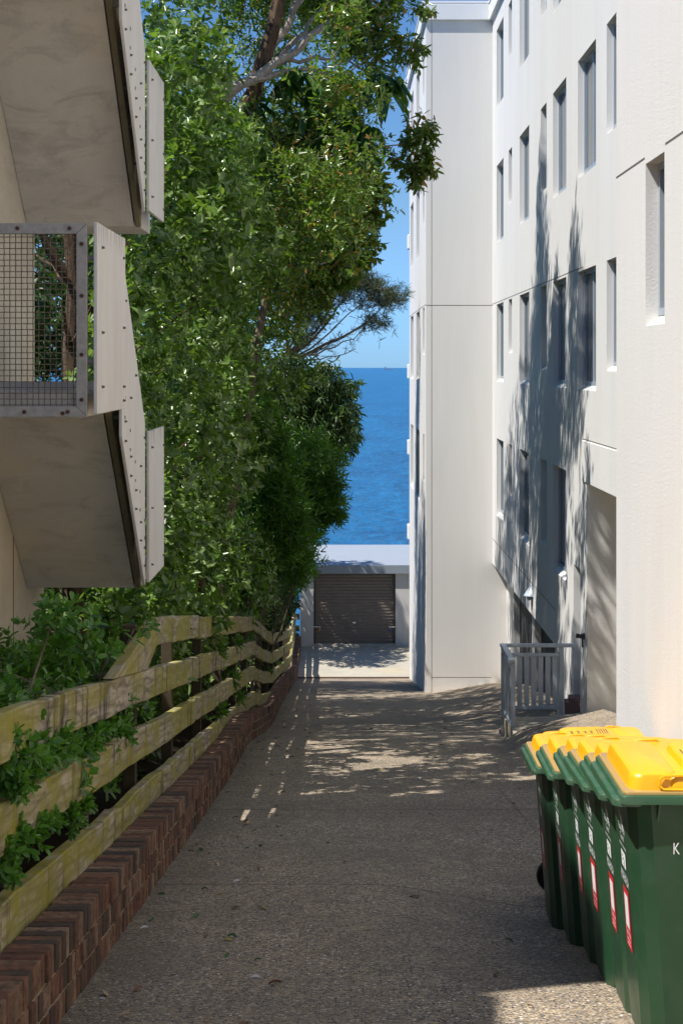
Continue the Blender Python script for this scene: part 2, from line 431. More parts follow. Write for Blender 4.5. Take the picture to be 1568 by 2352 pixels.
def facade(mb, X, D0, D1, Z0, Z1, openings):
    ds = sorted({D0, D1} | {d for o in openings for d in o[:2]}); zs = sorted({Z0, Z1} | {z for o in openings for z in o[2:4]})
    ds = [d for d in ds if D0 <= d <= D1]; zs = [z for z in zs if Z0 <= z <= Z1]
    for a, b in zip(ds, ds[1:]):
        z0 = None
        for c, d in zip(zs, zs[1:]):
            m, n = (a+b)/2, (c+d)/2
            inside = any(o[0] < m < o[1] and o[2] < n < o[3] for o in openings)
            if not inside: mb.quad((X, a, c), (X, b, c), (X, b, d), (X, a, d))
    for o in openings:
        d0, d1, z0, z1, r, sill = o
        e = .07 if sill else 0
        if d1 < D1-1e-6: mb.quad((X, d1, z0), (X+r, d1, z0+e), (X+r, d1, z1), (X, d1, z1))
        if d0 > D0+1e-6: mb.quad((X, d0, z0), (X+r, d0, z0+e), (X+r, d0, z1), (X, d0, z1))
        mb.quad((X, d0, z1), (X, d1, z1), (X+r, d1, z1), (X+r, d0, z1))
        if z0 > Z0+1e-6: mb.quad((X, d0, z0), (X, d1, z0), (X+r, d1, z0+e), (X+r, d0, z0+e))
def grp(mb):  # merge coincident corners so the wall is one skin
    return mb
wall = MB()
facade(wall, XN, -6, DN, BOT, ROOF, ops(XN, [(9.31, 9.89, 'short', 'ABC'), (5.6, 7.0, 'long', 'ABC'), (1.5, 3.0, 'long', 'ABC'), (-2.5, -1.2, 'mid', 'ABC')]))
mo = ops(XM, cols_main)
mo += [(23.3, DC, BOT, -4.57, .33, False), (21.0, 21.6, BOT, -2.98, .30, False), (12.0, 20.4, BOT, -1.66, 2.6, False)]
facade(wall, XM, DN, DC, BOT, ROOF, mo)
facade(wall, XM+.33, 23.3, DC, BOT, -4.57, [(28.8, 31.8, BOT, -4.75, .14, False), (25.7, 28.4, BOT, -4.75, .14, False)])
colsF = [(39.1, 40.6, 'long', 'ABCD'), (36.0, 37.5, 'long', 'ABCD'), (33.85, 34.5, 'short', 'ABCD')]
facade(wall, XF, DC, DE, BOT, ROOF, ops(XF, colsF, .12))
wall.quad((XN, DN, BOT), (XM, DN, BOT), (XM, DN, ROOF), (XN, DN, ROOF))
wall.quad((XF, DC, BOT), (XM+.33, DC, BOT), (XM+.33, DC, -4.57), (XF, DC, -4.57)); wall.quad((XF, DC, -4.57), (XM, DC, -4.57), (XM, DC, ROOF), (XF, DC, ROOF))
wall.quad((XF, DE, BOT), (14, DE, BOT), (14, DE, ROOF), (XF, DE, ROOF))
wall.quad((14, -6, BOT), (14, DE, BOT), (14, DE, ROOF), (14, -6, ROOF))
wall.quad((XN, -6, BOT), (14, -6, BOT), (14, -6, ROOF), (XN, -6, ROOF))
me = B(wall).mesh('wall', None)
me.materials.append(M['stucco'])
bm = bmesh.new(); bm.from_mesh(me); bmesh.ops.remove_doubles(bm, verts=bm.verts, dist=.0005); bmesh.ops.recalc_face_normals(bm, faces=bm.faces); bm.to_mesh(me); bm.free()
link('wall', me, bld)
B_out = [(XF-.08, DE+.08), (XF-.08, DC-.08), (XM-.08, DC-.08), (XM-.08, DN+.08), (XN-.08, DN+.08), (XN-.08, -6.08), (14.08, -6.08), (14.08, DE+.08)]
mb = MB(); mb.prism(B_out, 2, ROOF, ROOF+.37)
B(mb).build('parapet', M['capwhite'], bld, bevel=.012)
mb = MB(); mb.prism([(x-.02 if x < 10 else x, y) for x, y in B_out], 2, ROOF+.375, ROOF+.44)
B(mb).build('coping', M['capwhite'], bld, bevel=.008)
# control joints
mb = MB()
def jx(X, d0, d1, z): mb.box(X-.0025, X+.004, d0, d1, z-.006, z+.006)
jx(XN, -6, 9.28, 1.445); jx(XN, 9.92, DN, 1.445); jx(XM, 20.75, DC, 1.445); jx(XM, DN, 20.75, -1.05); jx(XM, 23.35, DC, -3.99); jx(XF, DC+.01, DE, 1.445)
mb.box(XF, XM, DC-.0025, DC+.004, 1.415, 1.427); mb.box(XF+.125, XF+.135, DC-.0025, DC+.004, -9, ROOF)
mb.box(XF+.14, XM-.02, DC-.0025, DC+.004, -7.22, -7.212)
mb.box(XM-.0025, XM+.004, 20.75, 20.765, -1.7, 1.43)
B(mb).build('control_joint', M['joint'], bld)
mb = MB(); mb.box(XM-.018, XM, DN, 20.75, -1.66, -1.07)
B(mb).build('lintel', M['stucco'], bld, bevel=.006)
mb = MB(); mb.box(XM+.331, XM+.329+.002+.05, 28.81, 31.79, BOT, -4.76) if False else None
# dark garage doors deep in the lower openings, flush door, porch floor
gd = MB()
for d0, d1 in ((28.8, 31.8), (25.7, 28.4)):
    gd = MB(); gd.box(XM+.46, XM+.52, d0-.05, d1+.05, BOT, -4.70); B(gd).build('basement_door', M['dark'], bld)
gd = MB(); gd.box(XM+.26, XM+.31, 21.0, 21.6, BOT, -2.98); B(gd).build('entry_door', M['winframe'], bld)
gd = MB(); gd.box(XM+2.55, XM+2.62, 12, 20.4, BOT, -1.66); B(gd).build('porch_back', M['stucco'], bld)
# windows: one mesh pair per size, copied
cache = {}
for (X, d0, d1, z0, z1, r) in wins:
    wdt, hgt = round(d1-d0, 3), round(z1-z0-.07, 3)
    if (wdt, hgt) not in cache:
        f = MB(); t_ = .05; y0, y1 = 0, wdt
        f.box(0, .06, 0, t_, 0, hgt); f.box(0, .06, wdt-t_, wdt, 0, hgt); f.box(0, .06, t_, wdt-t_, 0, t_); f.box(0, .06, t_, wdt-t_, hgt-t_, hgt)
        if wdt > 1: f.box(.006, .056, t_, t_+.045, t_, hgt-t_); f.box(.006, .056, wdt*.5-.03, wdt*.5+.03, t_, hgt-t_)
        g = MB()
        if wdt > 1: g.box(.03, .04, t_+.045, wdt*.5-.03, t_, hgt-t_); g.box(.03, .04, wdt*.5+.03, wdt-t_, t_, hgt-t_)
        else: g.box(.03, .04, t_, wdt-t_, t_, hgt-t_)
        cache[(wdt, hgt)] = (f.mesh('window', M['winframe']), g.mesh('pane', M['glass']))
    a, b = cache[(wdt, hgt)]
    wo_ = link('window', a, bld); wo_.location = (X+r-.012-XM, d0-22, z0+.07+5)
    link('pane', b, wo_)
# ledges at the seaward corner
for z in (3.4, -.35, -2.55, -5.0):
    mb = MB(); mb.box(XF-.05, XF+.3, DE+.002, DE+.4, z, z+.42); B(mb).build('balcony_edge', M['capwhite'], bld, bevel=.02)
mb = MB(); mb.tube([(XF-.06, DE-.25, 8.3), (XF-.13, DE-.25, 8.2), (XF-.13, DE-.25, 7.9), (XF-.07, DE-.3, 7.75), (XF-.1, DE-.35, 7.45), (XF-.03, DE-.4, 7.3)], .035, 8)
B(mb).build('downpipe', M['alu'], bld, smooth=True)
mb = MB(); mb.tube([(2.55, 36, ROOF+.3), (2.55, 36, ROOF+1.1)], .07, 10); B(mb).build('vent_pipe', m_plain('vent', (.12, .11, .11), .6), bld, smooth=True)

# wall lamp on the fascia: a cone hood on a back plate
t = thing('wall_lamp', 'small pale cone shaped wall lamp on the fascia above the basement doors', 'lamp', (XM, 26.3, -4.18))
mb = MB(); mb.loft([[(-.002-max(0, rr*math.sin(math.pi*k/12)), rr*1.0*math.cos(math.pi*k/12), zz) for k in range(13)] for rr, zz in ((.02, .17), (.07, .10), (.145, -.02), (.16, -.03))])
mb.build('hood', M['alu'], t, smooth=True)
mb = MB(); mb.box(-.012, 0, -.06, .06, -.12, .0); mb.build('back_plate', M['winframe'], t)
mb = MB(); mb.loft([[(-.05+rr*math.cos(k*.785), rr*math.sin(k*.785), zz) for k in range(8)] for rr, zz in ((.04, -.03), (.04, -.09), (.02, -.12))]); mb.build('bulb_cap', M['winframe'], t, smooth=True)
t = thing('wall_hook', 'small black knob fixed on the white pier by the porch', 'hook', (XM, 20.62, -3.89))
mb = MB(); mb.tube([(0, 0, 0), (-.06, 0, 0), (-.12, 0, .01)], [.05, .03, .035], 10); mb.build('knob', M['black'], t, smooth=True)
mb = MB(); mb.tube([(-.03, 0, -.03), (-.03, 0, -.16)], .012, 6); mb.build('pin', M['black'], t)

# entrance landing, stairwell, paver step
def slab(name, mb, mat, label, cat, bevel=.01):
    return tag(mb.build(name, mat, None, bevel=bevel), label, cat)
mb = grid([2.36+i*.19 for i in range(7)], [19.55+i*.29 for i in range(6)], lambda x, y: -5.0-.05*(x-2.36)*0-.13*max(0, y-19.9)-.10*max(0, 20.1-y)+.10*max(0, x-2.9))
n = len(mb.v)
b0 = [(a, b, -8) for a, b, c in mb.v]; 
# skirt
nx, ny = 7, 6
ed = [i for i in range(nx)]+[(j+1)*nx-1 for j in range(1, ny)]+[(ny-1)*nx+i for i in range(nx-2, -1, -1)]+[j*nx for j in range(ny-2, 0, -1)]
for a_, b_ in zip(ed, ed[1:]+ed[:1]):
    va, vb = mb.v[a_], mb.v[b_]; mb.quad(va, vb, (vb[0], vb[1], -8), (va[0], va[1], -8))
struct(mb.build('entrance_landing', M['conc_pad'], smooth=False))
mb = grid([3.5+i*.3 for i in range(9)], [11.5, 13, 15, 17, 18.5, 19.2, 19.8, 20.39], lambda x, y: -4.86-.03*(y-18)-.02*math.sin(x*5)-.1*max(0, y-19.6))
struct(mb.build('porch_floor', M['conc_pad']))
mb = grid([1.6+i*.27 for i in range(8)], [10.96+i*.9 for i in range(10)], lambda x, y: gh(x, y) if x < 2.2 else gh(x, y)+.24*(x-2.2)+.12)
mb.v = [(a, b, c+.004) for a, b, c in mb.v]
struct(mb.build('side_path', M['agg'], smooth=True))
for i in range(5):
    mb = MB(); mb.box(2.40, 3.45, 21.25+i*.3, 21.549+i*.3, -8.4, -5.35-i*.17)
    tag(mb.build('paver_step', M['tile'], None, bevel=.01), ['top','second','third','fourth','bottom'][i]+' dark paver step going down behind the railing', 'step', 'steps down behind the railing')
mb = MB(); mb.box(3.3, 3.78, 20.99, 21.24, -7, -4.93); mb.box(3.36, 3.78, 20.985, 21.245, -4.928, -4.87)
tag(mb.build('door_step', M['tile'], None, bevel=.008), 'purple brown paver threshold in the narrow doorway beside the pier', 'step')

# railing
t = thing('balustrade', 'pale grey metal balustrade with flat slats round the stairwell by the building', 'railing', (2.35, 20, -5.3))
def T(mb): return shift(mb, (2.35, 20, -5.3))
zt, zb = -4.07, -5.03
mb = MB(); mb.box(2.325, 3.44, 20.96, 21.04, zt-.05, zt); mb.box(2.325, 2.415, 19.90, 20.958, zt-.05, zt); T(mb).build('top_rail', M['alu'], t, bevel=.012)
mb = MB(); mb.box(2.45, 3.19, 20.975, 21.02, zt-.185, zt-.14); T(mb).build('upper_bar', M['alu'], t, bevel=.005)
mb = MB(); mb.box(2.45, 3.19, 20.975, 21.02, zb, zb+.05); T(mb).build('lower_bar', M['alu'], t, bevel=.005)
mb = MB(); mb.box(2.35, 2.39, 20.05, 20.95, zt-.185, zt-.14); T(mb).build('upper_bar', M['alu'], t, bevel=.005)
mb = MB(); mb.box(2.35, 2.39, 20.05, 20.95, zb, zb+.05); T(mb).build('lower_bar', M['alu'], t, bevel=.005)
for i in range(7):
    x = 2.472+i*.1035
    mb = MB(); mb.box(x, x+.07, 20.985, 21.01, zb+.052, zt-.187); T(mb).build('slat', M['alu'], t, bevel=.003)
for i in range(8):
    y = 20.1+i*.105
    mb = MB(); mb.box(2.36, 2.38, y, y+.07, zb+.052, zt-.187); T(mb).build('slat', M['alu'], t, bevel=.003)
for (x, y) in ((2.34, 20.96), (2.36, 19.95), (3.195, 20.965)):
    mb = MB(); mb.box(x, x+.06, y, y+.06, -5.85 if x < 3 else -5.35, zt-.052); p_ = T(mb).build('post', M['alu'], t, bevel=.004)
    if x < 3:
        mb = MB()
        for zz in (-5.25, -5.65): mb.tube([(x-.02, y+.03, zz), (x, y+.03, zz)], .012, 6)
        T(mb).build('fixing', M['bolt'], p_)

# ================================================================== GARAGE AT THE END
GD = 46.1
t = thing('garage', 'small flat roofed garage with brown ribbed roller door at the end of the drive', 'garage', (0.4, GD, -9))
def G(mb): return shift(mb, (.4, GD, -9))
mb = MB()
mb.box(-1.33, -.90, GD, GD+5, -10, -6.65); mb.box(1.74, 5.0, GD, GD+5, -10, -6.65); mb.box(-.9, 1.74, GD+.6, GD+5, -10, -6.65)
G(mb).build('wall', M['stucco_g'], t)
mb = MB(); mb.box(-.92, 1.76, GD-.1, GD+.59, -9.6, -8.945); G(mb).build('threshold', M['conc_pad'], t, bevel=.02)
mb = MB(); mb.box(-1.42, 5.2, GD-.14, GD-.10, -6.66, -6.385); G(mb).build('fascia', M['fascia'], t, bevel=.005)
mb = MB(); mb.box(-1.40, 5.2, GD-.098, GD+5.25, -6.649, -6.40); rf = G(mb).build('roof', M['roofgrey'], t)
jm = m_plain('door_jamb', (.06, .05, .045), .5)
for x0 in (-.90, 1.67):
    mb = MB(); mb.box(x0, x0+.07, GD+.06, GD+.14, -8.944, -6.65); G(mb).build('door_jamb', jm, t)
mb = MB(); prof = []
z = -8.93; k = 0
while z < -6.66:
    prof += [(GD+.13, z), (GD+.13, z+.062), (GD+.105, z+.075), (GD+.105, z+.088), (GD+.13, z+.1)]; z += .1
for (a, b), (c, d) in zip(prof, prof[1:]):
    if d > b: mb.quad((-.83, a, b), (1.67, a, b), (1.67, c, d), (-.83, c, d))
dr = G(mb).build('roller_door', M['door_brown'], t)
for x0, x1 in ((-.90, -.68), (1.52, 1.74)):
    mb = MB(); mb.box(x0, x1, GD+.05, GD+.075, -8.42, -8.39); mb.box((x0 if x0 > 0 else x1-.03), (x0+.03 if x0 > 0 else x1), GD+.05, GD+.1, -8.44, -8.37); G(mb).build('latch', M['chrome'], dr, bevel=.004)
mb = MB(); mb.box(.36, .46, GD+.06, GD+.1, -8.29, -8.255); mb.tube([(.36, GD+.07, -8.24), (.41, GD+.05, -8.225), (.46, GD+.07, -8.24)], .012, 6); G(mb).build('handle', M['chrome'], dr)
for x, mat, lab in ((-.70, 'brass', 'brass padlock hanging on the roller door latch near the fence'), (1.56, 'blue', 'blue padlock hanging on the roller door latch near the building')):
    p = thing('padlock', lab, 'padlock', (x, GD+.04, -8.48), 'padlocks on the roller door')
    mb = MB(); mb.box(-.035, .035, -.02, .02, -.07, .02); mb.build('case', M[mat], p, bevel=.008)
    mb = MB(); mb.tube([(-.022, 0, .02), (-.022, 0, .06), (0, 0, .085), (.022, 0, .06), (.022, 0, .02)], .007, 6); mb.build('shackle', M['chrome'], p, smooth=True)

# ship on the horizon and a launch on the water
t = thing('distant_ship', 'faint cargo ship far out on the horizon line', 'ship', (400, 12000, -30))
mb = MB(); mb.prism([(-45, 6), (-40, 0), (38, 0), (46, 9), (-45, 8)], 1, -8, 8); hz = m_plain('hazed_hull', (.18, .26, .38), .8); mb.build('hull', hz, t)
mb = MB(); mb.box(-38, -26, -6, 6, 8, 24); mb.box(-35, -29, -4, 4, 24, 30); mb.build('bridge', hz, t)
mb = MB(); mb.box(10, 11, -1, 1, 8, 20); mb.box(-10, -9, -1, 1, 8, 18); mb.build('mast', hz, t)
# ================================================================== CONCRETE STAIR (left)
st = thing('concrete_stair', 'raw concrete outdoor stair with raking white side panels and wire mesh front', 'staircase', (-1.9, 10, -4))
def S(mb): return shift(mb, (-1.9, 10, -4))
SX0, SX1, GX = -2.37, -1.52, -1.56
XP = -1.43
pitch = 2.73
def stairs(k):
    dz = k*pitch
    # soffit line in (D, z)
    a, b = (9.40, -.31+dz), (10.80, -1.67+dz)
    nst = 8; tr = (b[0]-a[0])/nst; rs = (a[1]-b[1])/nst
    th = .21
    top = []
    for i in range(nst):
        top.append((a[0]+i*tr, a[1]+th-i*rs)); top.append((a[0]+(i+1)*tr, a[1]+th-i*rs))
    top.append((b[0], b[1]+.17))
    fl = [(a[0], a[1])] + top + [b]
    m1 = MB(); m1.prism(fl, 0, SX0, GX-.006); S(m1).build('flight', M['conc'], st)
    sol = [(a[0], a[1]-.01)] + top + [(b[0], b[1]-.01)]
    m1 = MB(); m1.prism(sol, 0, GX+.006, SX1+.01); S(m1).build('stringer', M['mossy'], st, bevel=.006)
    m1 = MB(); m1.prism([(a[0], a[1]+.03), (a[0], a[1]+.15), (b[0], b[1]+.14), (b[0], b[1]+.03)], 0, GX-.006, GX+.006); S(m1).build('drip_groove', M['joint'], st)
    # upper (near) landing and lower (far) landing
    m1 = MB(); m1.box(SX0-1.0, SX1+.005, 8.30, 9.40, -.30+dz, -.155+dz); S(m1).build('landing', M['conc'], st, bevel=.006)
    m1 = MB(); m1.box(SX0-1.0, SX1-.01, 10.80, 11.45, -1.67+dz, -1.51+dz); S(m1).build('landing', M['conc'], st, bevel=.006)
    # side panels (fibre cement), each with its bolts
    T_ = .022
    def pan(poly, bolts, inset=0.0, name='side_panel'):
        m2 = MB(); m2.prism(poly, 0, XP+inset, XP+T_+inset); p = S(m2).build(name, M['panel'], st, bevel=.004)
        for (d, z) in bolts:
            q = link('bolt', BOLT, p); q.location = (XP+inset+T_+1.9, d-10, z+4)
    A = [(8.26, -.275+dz), (8.26, .835+dz), (9.33, .835+dz), (9.33, -.275+dz)]
    pan(A, [(8.42, .70+dz), (8.42, -.12+dz), (9.24, .70+dz), (9.24, .25+dz), (9.24, -.13+dz), (9.24, -.22+dz), (8.42, .2+dz)])
    Bp = [(9.365, -.46+dz), (9.365, .76+dz), (10.46, -.42+dz), (10.46, -1.60+dz)]
    sl = -1.14/1.10
    bl = []
    for i, d in enumerate((9.48, 9.72, 9.96, 10.20, 10.40)):
        zb = -.46+dz+sl*(d-9.36)
        bl += [(d, zb+.09), (d, zb+.22)]
        if i % 2 == 1: bl += [(d, zb+.62)]
        bl += [(d, zb+1.02)] if i in (0, 2, 4) else []
    pan(Bp, bl, -.026)
    C = [(10.50, -1.585+dz), (10.50, -.475+dz), (11.36, -.475+dz), (11.36, -1.585+dz)]
    pan(C, [(10.62, -.60+dz), (11.30, -.62+dz), (10.62, -1.05+dz), (11.30, -1.05+dz), (10.62, -1.47+dz), (11.30, -1.49+dz)])
    # stand-off brackets between stringer and panels, seen edge on
    for i in range(5):
        d = 9.48+i*.235; z = a[1]+dz*0+.02-(d-a[0])*((a[1]-b[1])/(b[0]-a[0]))
        m3 = MB(); m3.box(-1.60, -1.575, d-.015, d+.035, z+.05, z+.95); m3.box(-1.60, XP, d-.01, d+.01, z+.02, z+.042); m3.box(-1.60, XP, d-.01, d+.01, z+.15, z+.172)
        S(m3).build('bracket', M['bolt'], st)
    m3 = MB(); m3.tube([(-1.61, 9.4, a[1]+.95), (-1.61, 10.8, b[1]+.95)], .018, 8); S(m3).build('handrail', M['bolt'], st)
    # raking wire infill behind the panels
    m4 = MB()
    for i in range(34):
        d = 9.42+i*.0415; z = a[1]+.25-(d-a[0])*(1.36/1.40); m4.box(-1.592, -1.588, d, d+.004, z, z+.8)
    for i in range(16):
        z = a[1]+.27+i*.05; m4.prism([(9.42, z), (9.42, z+.004), (10.8, z+.004-1.34), (10.8, z-1.34)], 0, -1.5875, -1.5835)
    S(m4).build('wire_infill', M['mesh'], st)
    # front mesh guard: frame, woven wire, bolts
    m5 = MB(); y0, y1 = 8.255, 8.295; zb, zt = -.292+dz, .828+dz; xl, xr = -3.05, -1.468; fw = .062
    m5.prism([(xl, zb), (xr, zb), (xr-fw, zb+fw), (xl, zb+fw)], 1, y0, y1)
    m5.prism([(xl, zt), (xr, zt), (xr-fw, zt-fw), (xl, zt-fw)], 1, y0, y1)
    m5.prism([(xr, zb+.001), (xr, zt-.001), (xr-fw+.001, zt-fw-.001), (xr-fw+.001, zb+fw+.001)], 1, y0, y1)
    gd = S(m5).build('mesh_guard', M['grey_steel'], st, bevel=.003)
    m6 = MB(); sp = .0335
    x = xr-fw-.018; i = 0
    while x > xl:
        zz = [zb+fw-.01+j*sp for j in range(int((zt-zb-2*fw+.02)/sp)+2)]
        m6.tube([(x, 8.275+.0045*(1 if (i+j) % 2 else -1), min(z, zt-fw+.01)) for j, z in enumerate(zz)], .0034, 4, False); x -= sp; i += 1
    z = zb+fw+.008; i = 1
    while z < zt-fw:
        m6.tube([(xr-fw+.01-j*sp*1.0-.018, 8.275-.0045*(1 if (i+j) % 2 else -1), z) for j in range(-1, int((xr-fw-xl)/sp))], .0034, 4, False); z += sp; i += 1
    S(m6).build('wire_mesh', M['mesh'], gd)
    for (x, z) in [(xr-.03, zb+.1), (xr-.03, zb+.36), (xr-.03, zt-.12), (xr-.03, zt-.42), (xr-.11, zb+.03), (xr-.14, zb+.022), (xr-.36, zb+.03), (xr-.63, zb+.03), (xr-.1, zt-.03), (xr-.4, zt-.03), (xr-.7, zt-.03)]:
        q = link('rusty_bolt', RBOLT, gd); q.location = (x+1.9, 8.255-10, z+4)
    for z in (zt-.2, zb+.32, zb+.14):
        m7 = MB(); m7.tube([(xr-.01, 8.33, z), (XP, 8.33, z)], .016, 6); S(m7).build('tie_rod', M['grey_steel'], st)
mb = MB(); mb.tube([(0, 0, 0), (.004, 0, 0)], .010, 10); mb.tube([(.004, 0, 0), (.016, 0, 0)], .007, 6); BOLT = mb.mesh('bolt', M['bolt'])
mb = MB(); mb.tube([(0, 0, 0), (0, -.006, 0)], .012, 10); mb.tube([(0, -.006, 0), (0, -.014, 0)], .008, 6); RBOLT = mb.mesh('rusty_bolt', M['rust'])
for k in (0, 1): stairs(k)
mb = MB(); mb.prism([(8.9, -5.2), (8.9, 3.8), (11.08, 3.8), (11.08, -1.70), (11.42, -1.70), (11.50, -2.6), (11.50, -5.2)], 0, SX0-.16, SX0-.004)
S(mb).build('spine_wall', M['conc_wall'], st, bevel=.005)
mb = MB(); mb.box(SX0-.006, SX0-.001, 10.35, 10.362, -5, -1.2); mb.prism([(9.9, -3.02), (11.5, -2.45), (11.5, -2.46), (9.9, -3.03)], 0, SX0-.006, SX0-.001)
S(mb).build('board_joint', M['joint'], st)
mb = MB(); mb.box(SX0-.26, SX0+.03, 9.32, 9.55, -5.2, -.62); S(mb).build('pier', M['conc'], st, bevel=.01)

# ================================================================== NEIGHBOUR BUILDING (out of frame on the left; it owns the stair and shades the drive)
nb = thing('neighbour_building', 'plain concrete apartment block standing behind the raw concrete stair', 'apartment building', (-6, 2, -3))
mb = MB(); mb.box(-12, -4.0, -10, 4.3, -4, 5.4); mb.box(-12, -4.0, 4.301, 9.3, -5, 6.6); shift(mb, (-6, 2, -3)).build('wall', M['conc_wall'], nb)
mb = MB(); mb.box(-12.1, -3.9, -10.1, 4.3, 5.402, 5.6); mb.box(-12.1, -3.9, 4.301, 9.3, 6.602, 6.8); shift(mb, (-6, 2, -3)).build('roof', M['conc'], nb)
# added unseen screen: shades the drive beyond the stair, openings let sun patches through
mb = MB(); facade(mb, -4.0, 9.302, 12.3, -5, 6.8, [(10.75, 11.6, 1.15, 2.5, .22, False), (11.75, 12.1, 3.6, 4.9, .22, False), (9.6, 10.4, 3.4, 4.6, .22, False)]); mb2 = MB(); facade(mb2, -3.78, 9.302, 12.3, -5, 6.8, [(10.75, 11.6, 1.15, 2.5, .001, False), (11.75, 12.1, 3.6, 4.9, .001, False), (9.6, 10.4, 3.4, 4.6, .001, False)]); mb.add(mb2.v, mb2.f); mb.quad((-4, 12.3, -5), (-3.78, 12.3, -5), (-3.78, 12.3, 6.8), (-4, 12.3, 6.8)); mb.quad((-4, 9.302, 6.8), (-3.78, 9.302, 6.8), (-3.78, 12.3, 6.8), (-4, 12.3, 6.8))
shift(mb, (-6, 2, -3)).build('shade_screen', M['conc_wall'], nb)
for y in (-6, -2.5, 1):
    for z in (-1.5, 1.3, 3.6):
        mb = MB(); mb.box(-3.998, -3.96, y, y+1.4, z, z+1.3); f = shift(mb, (-6, 2, -3)).build('window', M['winframe'], nb)
        mb = MB(); mb.box(-3.96, -3.955, y+.07, y+1.33, z+.07, z+1.23); shift(mb, (-6, 2, -3)).build('pane', M['glass'], f)

# ================================================================== SLEEPER FENCE
FX = -1.45
M['post'] = m_plain('shaded_timber', (.085, .068, .045), .9, 0, .4, 9, .2)  # post timber, with the shade behind the rails put into its colour
SLP = .176
def fz(D, off):           # top of rail 2 at D, plus offset
    return -1.455 - SLP*(D-6.08) + off
def rail_mesh(L, h, t, seed, wav=.007):
    rnd = random.Random(seed); n = max(4, int(L/.28)); mb = MB(); rings = []
    c = .008
    ph = rnd.random()*6
    for i in range(n+1):
        y = L*i/n; e = rnd.uniform(-wav, wav)*.8; e2 = rnd.uniform(-wav, wav)*.5; g = wav*1.2*math.sin(ph+y*2.1)
        hh = h+rnd.uniform(-wav, wav)*.7
        pts = [(-t/2, c), (-t/2+c, 0), (t/2-c, 0), (t/2, c), (t/2, hh-c), (t/2-c, hh), (-t/2+c, hh), (-t/2, hh-c)]
        rings.append([(a+g+(e2 if a > 0 else 0), y, b+e) for a, b in pts])
    mb.loft(rings); return mb.mesh('rail', M['wood'])
fence = thing('sleeper_fence', 'weathered mossy sleeper fence stepping up along the drive from the shrub', 'fence', (FX, 6, -2.5))
fence2 = thing('sleeper_fence', 'further sleeper fence run with narrow rails beyond the kink towards the garage', 'fence', (FX, 24.6, -6))
def rail(d0, d1, z0, z1, h, t, par, x0=FX, x1=FX, name='rail'):
    """board from (x0,d0,z0) to (x1,d1,z1), heights to its underside"""
    v = Vector((x1-x0, d1-d0, z1-z0)); me = rail_mesh(v.length-.004, h, t, int(d0*100+z0*77))
    o = link(name, me, par)
    q = v.to_track_quat('Y', 'Z'); o.rotation_mode = 'QUATERNION'; o.rotation_quaternion = q
    o.location = Vector((x0, d0, z0))-Vector(par.location)
    return o
H = .215
joints = {2: [3.6, 6.3-.9, 8.89, 11.6, 14.2, 17.0, 20.1, 23.4], 3: [3.9, 6.75, 11.0, 13.4, 16.5, 19.6, 23.4], 4: [3.7, 5.9, 8.89, 13.3, 16.0, 19.0, 23.4]}
off = {2: -H, 3: -.40-H, 4: -.82-H}
rng = random.Random(3)
for k, js in joints.items():
    for a, b in zip(js, js[1:]):
        x = FX+rng.uniform(-.006, .006)
        rail(a, b, fz(a, off[k])+rng.uniform(-.006, .006), fz(b, off[k])+rng.uniform(-.006, .006), H, .075, fence, x, x+rng.uniform(-.004, .004))
o1 = .39-H
for a, b in zip([10.98, 14.2, 17.2, 20.4], [14.2, 17.2, 20.4, 23.4]): rail(a, b, fz(a, o1), fz(b, o1)+.02, H, .075, fence)
# the sloping piece that joins the lower run to the taller one
mb = MB(); mb.prism([(8.9-6, fz(8.9, .006)+2.5), (10.42-6, fz(10.42, .006)+2.5), (10.972-6, fz(10.972, .39-.215)+2.5), (10.972-6, fz(10.972, .395)+2.5)], 0, -.0375, .0375)
mb.build('rail', M['wood'], fence, bevel=.006)
for i, d in enumerate((6.4, 8.47, 10.46, 12.7, 15.3, 17.8, 20.3, 22.6)):
    mb = MB(); top = fz(d, -.03) if d < 9 else fz(d, .34)
    mb.box(-.05, .045, -.04, .04, 0, top-fz(d, -1.55)); o = mb.build('post', M['post'], fence, bevel=.006)
    o.location = (-.095, d-6, fz(d, -1.55)+2.5)
# kink: short boards turning down to the second run, then the second run
x2a, x2b = -1.36, -1.50
def f2(D): return -(1.74+.176*min(D, 41.3))       # ground
Hs = .20
for i in range(4):
    zt = f2(24.8)+1.58-i*.385
    zs = fz(23.4, .39-H-i*.405)
    rail(23.42, 24.75, zs, zt-Hs, Hs, .07, fence, FX, x2a-.0)
for i in range(4):
    ds = [24.8, 28.0, 31.4, 34.5, 38.0, 41.4, 46.3]
    for a, b in zip(ds, ds[1:]):
        xa = x2a+(x2b-x2a)*(a-24.8)/21.5; xb = x2a+(x2b-x2a)*(b-24.8)/21.5
        za = f2(a)+(1.58 if a < 25 else 1.42)-i*(.385 if a < 25 else .375)-Hs; zb = f2(b)+(1.42 if b < 42 else 1.35)-i*.375-Hs
        rail(a, b, za, zb, Hs, .07, fence2, xa, xb)
for d in (24.9, 27.4, 30, 33, 36, 39, 42.5, 46.0):
    mb = MB(); mb.box(-.05, .05, -.05, .05, 0, 1.5); o = mb.build('post', M['post'], fence2, bevel=.006)
    xx = x2a+(x2b-x2a)*(d-24.8)/21.5-.09; o.location = Vector((xx, d, f2(d)-.15))-Vector(fence2.location)
for i in range(4):
    o = link('rail', rail_mesh(.62, Hs, .07, 900+i), fence2); o.rotation_euler = (0, 0, R(90)); o.location = Vector((-1.36, 46.42, -9.01+1.36-i*.375-Hs))-Vector(fence2.location)

